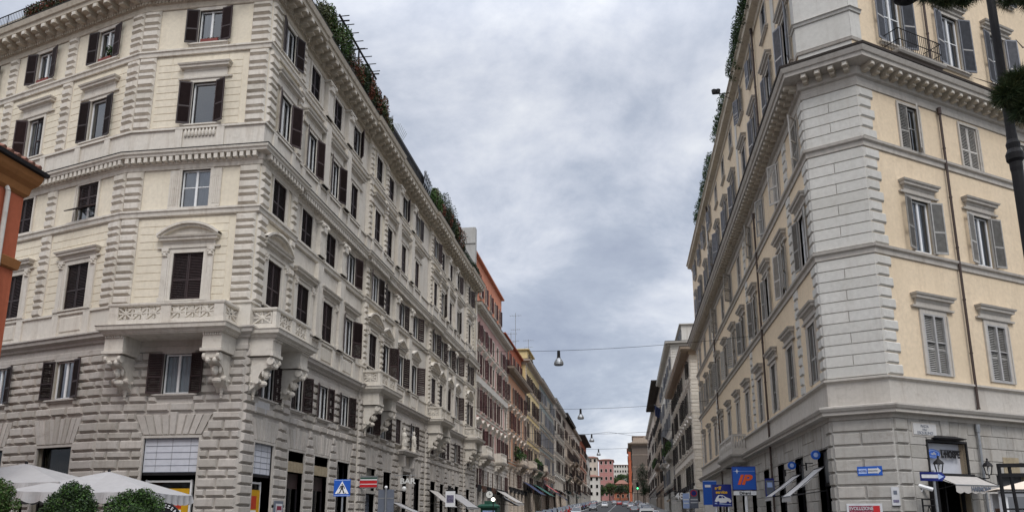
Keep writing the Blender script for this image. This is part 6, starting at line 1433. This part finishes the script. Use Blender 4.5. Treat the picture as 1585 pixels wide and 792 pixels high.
# ================================================================== CARS
def make_car(kind, colr, label, group):
    """nose towards -Y (seen by the camera as oncoming) unless turned"""
    C_ = empty(kind, (0, 0, 0), label, 'van' if kind == 'white_van' else 'car', group); m = 'car_'+colr
    van = kind == 'white_van'
    # stations along y: (y, half width bottom, half width top, z bottom, z belt)
    if van: body = [(-2.4, .72, .70, .35, .75), (-2.25, .9, .86, .3, 1.05), (-1.5, .94, .90, .28, 1.15), (2.3, .94, .90, .28, 1.15), (2.45, .90, .86, .35, 1.1)]; cab = [(-1.95, .80, .80, 1.05), (-1.3, .82, .76, 1.9), (2.2, .82, .74, 2.02), (2.42, .82, .74, 1.95)]
    else: body = [(-2.05, .60, .55, .38, .62), (-1.92, .80, .74, .24, .78), (-1.2, .86, .80, .22, .92), (.3, .86, .80, .22, .95), (1.6, .86, .80, .24, .98), (1.98, .78, .72, .3, .9), (2.05, .66, .6, .4, .75)]; cab = [(-1.1, .72, .66, .93), (-.35, .74, .58, 1.42), (.9, .74, .58, 1.46), (1.75, .70, .60, 1.0)]
    mb = MB()
    for (ya, wa, ta, ba, za), (yb, wb, tb, bb, zb) in zip(body, body[1:]):
        A = [(-wa, ya, ba), (-wa-.0, ya, (ba+za)/2), (-ta, ya, za), (ta, ya, za), (wa, ya, (ba+za)/2), (wa, ya, ba)]; B_ = [(-wb, yb, bb), (-wb, yb, (bb+zb)/2), (-tb, yb, zb), (tb, yb, zb), (wb, yb, (bb+zb)/2), (wb, yb, bb)]
        for i in range(5): mb.face([A[i], A[i+1], B_[i+1], B_[i]], m)
        mb.face([A[5], A[0], B_[0], B_[5]], 'rubber')
        if ya == body[0][0]: mb.face(A[::-1], m)
        if yb == body[-1][0]: mb.face(B_, m)
    mb.build('body', C_)
    mb = MB(); zb = cab[0][3]-.03
    base = [(c[0], c[1]) for c in cab]
    y0, y1, y2, y3 = [c[0] for c in cab]; w1 = cab[1][2]; w2 = cab[2][2]; z1, z2 = cab[1][3], cab[2][3]; wb_ = cab[0][1]; z3 = cab[3][3]
    if van:
        G_ = lambda *p: mb.face(list(p), m if 0 else 'car_glass')
        G_((-wb_, y0, zb), (wb_, y0, zb), (w1, y1, z1), (-w1, y1, z1))
        for s in (-1, 1): mb.face([(s*wb_, y0, zb), (s*w1, y1, z1), (s*w2, y2, z2), (s*wb_, y3, zb)], m)
        mb.face([(-wb_, y3, zb), (wb_, y3, zb), (w2, y2, z2), (-w2, y2, z2)], m); mb.build('cab', C_)
        mb = MB(); mb.face([(-w1, y1, z1), (w1, y1, z1), (w2, y2, z2), (-w2, y2, z2)], m); mb.box(K, -.6, .6, -2.0, -1.96, 1.3, 1.35, m); mb.build('roof', C_)
        mb = MB(); mb.box(K, -.62, .62, -2.44, -2.40, 1.3, 1.75, 'car_glass'); mb.build('rear_window', C_)
    else:
        mb.face([(-wb_, y0, zb), (wb_, y0, zb), (w1, y1, z1), (-w1, y1, z1)], 'car_glass')
        for s in (-1, 1): mb.face([(s*wb_, y0, zb), (s*w1, y1, z1), (s*w2, y2, z2), (s*wb_, y3, zb)], 'car_glass')
        mb.face([(-wb_, y3, zb), (wb_, y3, zb), (w2, y2, z2), (-w2, y2, z2)], 'car_glass'); mb.build('windows', C_)
        mb = MB(); mb.face([(-w1, y1, z1+.012), (w1, y1, z1+.012), (w2, y2, z2+.012), (-w2, y2, z2+.012)], m)
        for s in (-1, 1):
            for p, q in (((s*wb_, y0, zb), (s*w1, y1, z1)), ((s*wb_, y3, zb), (s*w2, y2, z2)), ((s*(wb_), .2, zb), (s*w1, .25, z1)), ((s*w1, y1, z1), (s*w2, y2, z2))): mb.tube(p, q, .03, m, 5)
        mb.build('roof', C_)
    yn, yr = body[0][0], body[-1][0]
    for s in (-1, 1):
        mb = MB(); mb.ball((s*.62, yn+.12, .68 if not van else .85), .13, 'lamp_glass', 8, 5, (1, .6, .7)); mb.build('headlight', C_)
        mb = MB(); mb.box(K, s*.66-.09, s*.66+.09, -yr-.03, -yr+.12, .75, .95, 'sign_red'); mb.build('tail_lamp', C_)
        for yw in (-1.25, 1.3):
            mb = MB(); mb.tube((s*.68, yw, .31), (s*.87, yw, .31), .31, 'rubber', 16); wo = mb.build('wheel', C_); mb = MB(); mb.tube((s*.86, yw, .31), (s*.885, yw, .31), .19, 'steel', 12); mb.build('rim', wo)
        mb = MB(); mb.ball((s*.95, cab[0][0]+.35, 1.0 if not van else 1.3), .1, m, 6, 4, (1, .6, .7)); mb.build('mirror', C_)
    mb = MB(); mb.box(K, -.26, .26, -yn-.0, -yn+.02, .42, .53, 'sign_white'); mb.build('number_plate', C_)
    return C_
protos = {}
def car(x, y, colr, label, group, rz=0, kind='parked_car'):
    key = (kind, colr)
    if key not in protos: o = protos[key] = make_car(kind, colr, label, group)
    else: o = copy_tree(protos[key])
    o['label'] = label; o['group'] = group; o.location = (x, y, gz(y)+.003); o.rotation_euler = (math.atan(.031) if rz == 0 else -math.atan(.031), 0, R(rz)); o.name = kind
cn = ['silver', 'black', 'white', 'grey', 'blue', 'silver', 'red', 'black', 'white', 'grey']
ordn = ['first', 'second', 'third', 'fourth', 'fifth', 'sixth', 'seventh', 'eighth', 'ninth', 'tenth', 'eleventh', 'twelfth', 'thirteenth', 'fourteenth', 'fifteenth', 'sixteenth', 'seventeenth', 'eighteenth', 'nineteenth', 'twentieth', 'twenty-first', 'twenty-second']
for i in range(22):
    y = 104+i*8.3+rnd.uniform(-.7, .7); c = cn[(i*3+1) % 10]; car(-11.1, y, c, c+' car parked at the left kerb, '+ordn[i]+' from the near end', 'cars parked along the left kerb', 180)
for i in range(22):
    y = 104+i*8.0+rnd.uniform(-.7, .7); c = cn[(i*7+2) % 10]; car(3.3, y, c, c+' car parked at the right kerb, '+ordn[i]+' from the near end', 'cars parked along the right kerb', 0)
car(2.05, 90, 'white', 'white van driving away on the right of the street', 'vans', 180, 'white_van')
for x, y, c, rz, l in ((-6.2, 222, 'white', 0, 'white car coming down the left lane in mid-street'), (-2.6, 262, 'red', 180, 'red car driving away in mid-street, left of another red one'), (-.2, 256, 'red', 180, 'red car driving away in mid-street, beside the right-hand queue'), (-4.6, 286, 'silver', 180, 'silver car farthest up the middle lane'), (-7.6, 180, 'grey', 0, 'grey car coming down the left lane'), (-8.2, 130, 'silver', 0, 'silver car at the left of the lane, nearest moving car'), (1.2, 150, 'grey', 180, 'grey car driving away in the right lane'), (-.6, 236, 'silver', 180, 'silver car in the right lane behind the red cars'), (.8, 200, 'white', 180, 'white car in the right lane ahead of the grey one')):
    car(x, y, c, l, 'cars driving in the street', rz, 'moving_car')
tree(-11.5, 420, 9, 3.6, 'low dark tree in front of the beige corner house at the street end', ['leaf_dark'], 71) if 0 else None
# traffic light far up the street
S = empty('traffic_light', (2.6, 200, gz(200)), 'green traffic light above the queue far up the right side', 'traffic light'); mb = MB(); g = gz(200); mb.tube((2.6, 200, g), (2.6, 200, g+6.5), .09, 'iron'); mb.build('post', S); mb = MB(); mb.box(Fr((2.3, 200), (1, 0)), 0, .6, 0, .3, g+4.6, g+6.4, 'iron'); mb.build('housing', S); mb = MB(); mb.tube((2.6, 199.7, g+4.95), (2.6, 199.66, g+4.95), .22, 'signal_green', 12); mb.build('lens', S)
# scooters and signs on the right pavement beyond the crossing
S = empty('street_sign_cluster', (5.2, 72, 0), 'pale blue street information board on a post near the corner of the white house', 'sign'); g = gz(72); Fs = Fr((4.85, 72), (1, 0)); mb = MB(); post(mb, 5.4, 72.1, g+3.1, .06, 'steel', g); mb.build('post', S)
mb = MB(); mb.box(Fs, 0, .55, -.05, 0, 2.6, 3.9, 'light_blue'); mb.box(Fs, .05, .5, 0, .01, 3.3, 3.4, 'sign_white'); mb.box(Fs, .05, .5, 0, .01, 3.0, 3.1, 'sign_white'); mb.build('board', S)
S = empty('no_parking_sign', (5.9, 72, 0), 'grey parking notice with a round no parking symbol, beside the pale blue board', 'sign'); Fs = Fr((5.45, 72), (1, 0)); mb = MB(); mb.box(Fs, .0, .72, -.05, 0, 2.6, 4.25, 'sign_grey'); mb.tube(Fs.pt(.36, 0, 3.9), Fs.pt(.36, .02, 3.9), .29, 'sign_red', 18); mb.tube(Fs.pt(.36, .02, 3.9), Fs.pt(.36, .03, 3.9), .22, 'sign_deep', 18); mb.box(Fs, .06, .66, 0, .01, 3.3, 3.42, 'paper'); mb.box(Fs, .06, .66, 0, .01, 3.05, 3.15, 'paper'); mb.build('plate', S); mb = MB(); post(mb, 5.8, 72.1, 2.6, .05, 'steel'); mb.build('post', S)
S = empty('illuminated_letters', (6.5, 92, 4), 'white 48 T capital letters above a shop near the white house corner', 'sign'); Fs = Fr((4.9, 92), (1, 0)); text('48 T', 1.0, Fs, 1.4, .03, 4.2, 'sign_white', S, bold=.02); mb = MB(); mb.box(Fs, 0, 2.8, -.06, -.02, 4.72, 4.78, 'iron'); mb.box(Fs, 2.8, 3.2, -.06, -.02, 3.6, 4.9, 'iron'); mb.build('rail', S)
Fq = Fr((8.0, 133), (0, -1)); awning(Fq, 28, 37, 4.9, 3.9, 2.2, 'canvas_grey', 'grey shop awning with a pale frill, near corner of the white house', .35); awning(Fq, 14, 24, 5.6, 4.4, 2.2, 'tan_panel', 'tan shop awning along the white house', .3)
# trees
def tree(x, y, h, r, label, mats, seed, z=None):
    g = hz(x, y) if z is None else z; T = empty('tree', (x, y, g), label, 'tree', 'distant street trees'); mb = MB(); mb.tube((x, y, g), (x, y, g+h*.5), r*.07, 'bark', 7, r*.045); rr = random.Random(seed)
    for i in range(7): a = i*.9; mb.tube((x, y, g+h*.4), (x+math.cos(a)*r*.6, y+math.sin(a)*r*.6, g+h*rr.uniform(.6, .85)), r*.035, 'bark', 5, r*.012)
    mb.build('trunk', T); mb = MB(); clumps(mb, (x, y, g+h*.68), (r, r, h*.36), 26, 90, r*.075, mats, seed, .42); mb.build('crown', T)
for i, (x, y, h, r, l) in enumerate(((6.0, 300, 15, 2.6, 'dark round tree in front of the orange house at the right'), (-9.5, 440, 10, 4.5, 'low dark tree at the foot of the rose house'), (-13.5, 425, 8, 3.2, 'small dark tree before the beige corner house'), (-4, 452, 9, 4.5, 'dark tree below the brick red low house'), (.6, 462, 10, 4.5, 'dark green tree right of the street end'), (-2.5, 520, 9, 5, 'tree on the hillside left of the brick house'), (1.5, 545, 11, 5, 'tree on the hillside in the gap below the cream blocks'), (5, 560, 14, 6, 'tall dark tree on the hill at the right of the gap'), (-8, 560, 10, 5, 'tree on the hill behind the rose house'), (6.2, 286, 8, 2.2, 'small tree on the right pavement among the parked cars'), (-5, 600, 9, 5, 'tree just below the long cream block'))):
    tree(x, y, h, r, l, ['leaf_dark', 'leaf_green', 'leaf_olive'] if i % 3 else ['leaf_dark'], 50+i)

# ================================================================== SKY, SUN, CAMERA
w = bpy.data.worlds.new('World'); SC.world = w; w.use_nodes = True; nt = w.node_tree; nt.nodes.clear()
SUN_EL, SUN_ROT = 50, 158          # high, behind the camera, veiled by cloud
out = nt.nodes.new('ShaderNodeOutputWorld'); bg = nt.nodes.new('ShaderNodeBackground'); L(nt, bg.outputs[0], out.inputs[0])
sky = nt.nodes.new('ShaderNodeTexSky'); sky.sky_type = 'NISHITA'; sky.sun_disc = False; sky.sun_elevation = R(SUN_EL); sky.sun_rotation = R(SUN_ROT); sky.altitude = 50; sky.air_density = 1; sky.dust_density = 1.5
tc = nt.nodes.new('ShaderNodeTexCoord'); sep = nt.nodes.new('ShaderNodeSeparateXYZ'); L(nt, tc.outputs['Generated'], sep.inputs[0])
def mth(op, a, b):
    m = nt.nodes.new('ShaderNodeMath'); m.operation = op
    for i, v in enumerate((a, b)):
        if isinstance(v, (int, float)): m.inputs[i].default_value = v
        else: L(nt, v, m.inputs[i])
    return m.outputs[0]
den = mth('ADD', mth('MAXIMUM', sep.outputs[2], 0), .22)
cb = nt.nodes.new('ShaderNodeCombineXYZ'); L(nt, mth('DIVIDE', sep.outputs[0], den), cb.inputs[0]); L(nt, mth('DIVIDE', sep.outputs[1], den), cb.inputs[1])
mp = nt.nodes.new('ShaderNodeMapping'); mp.inputs['Location'].default_value = (-8.3, -2.7, 5.5); mp.inputs['Scale'].default_value = (1.0, .8, 1); L(nt, cb.outputs[0], mp.inputs[0])
n1 = noise(nt, mp.outputs[0], 1.0, 10, .6, .25); n2 = noise(nt, mp.outputs[0], 3.0, 10, .62, .3); n3 = noise(nt, mp.outputs[0], .4, 3, .5)
cl = mth('ADD', mth('ADD', mth('MULTIPLY', n1, .6), mth('MULTIPLY', n2, .24)), mth('MULTIPLY', n3, .16))
colr = ramp(nt, cl, [(.39, (2.9, 3.25, 4.1)), (.455, (3.8, 4.2, 5.0)), (.50, (5.2, 5.5, 6.2)), (.545, (6.6, 6.8, 7.2)), (.61, (7.7, 7.8, 8.0))])
mr = nt.nodes.new('ShaderNodeMapRange'); mr.interpolation_type = 'SMOOTHSTEP'; L(nt, sep.outputs[2], mr.inputs[0])
for i_, v_ in ((1, .5), (2, .95), (3, 1.0), (4, 3.2)): mr.inputs[i_].default_value = v_     # overcast skies are brightest overhead
colr = mixc(nt, 1.0, colr, mr.outputs[0], 'MULTIPLY')
m = nt.nodes.new('ShaderNodeMix'); m.data_type = 'RGBA'; m.inputs[0].default_value = .9; L(nt, sky.outputs[0], m.inputs[6]); L(nt, colr, m.inputs[7])
L(nt, m.outputs[2], bg.inputs[0]); bg.inputs[1].default_value = .1
sd = bpy.data.lights.new('sun', 'SUN'); sd.energy = 1.35; sd.angle = R(25); sd.color = (1, .97, .93)
so = bpy.data.objects.new('sun', sd); COL.objects.link(so)
az = R(SUN_ROT); dv = Vector((math.sin(az)*math.cos(R(SUN_EL)), math.cos(az)*math.cos(R(SUN_EL)), math.sin(R(SUN_EL))))
so.rotation_euler = dv.to_track_quat('Z', 'Y').to_euler()
cd = bpy.data.cameras.new('camera'); cam = bpy.data.objects.new('camera', cd); COL.objects.link(cam); SC.camera = cam
cam.location = (0, 0, 1.6); cam.rotation_euler = (R(90+12.843), 0, R(8.197)); cd.sensor_width = 36; cd.lens = 36*1215/1585; cd.shift_y = 131/1585; cd.shift_x = 0
cd.clip_end = 4000; cd.clip_start = .1
SC.view_settings.view_transform = 'Standard'; SC.view_settings.look = 'None'; SC.view_settings.gamma = 1; SC.view_settings.exposure = .38
SC.cycles.max_bounces = 6; SC.cycles.transparent_max_bounces = 8
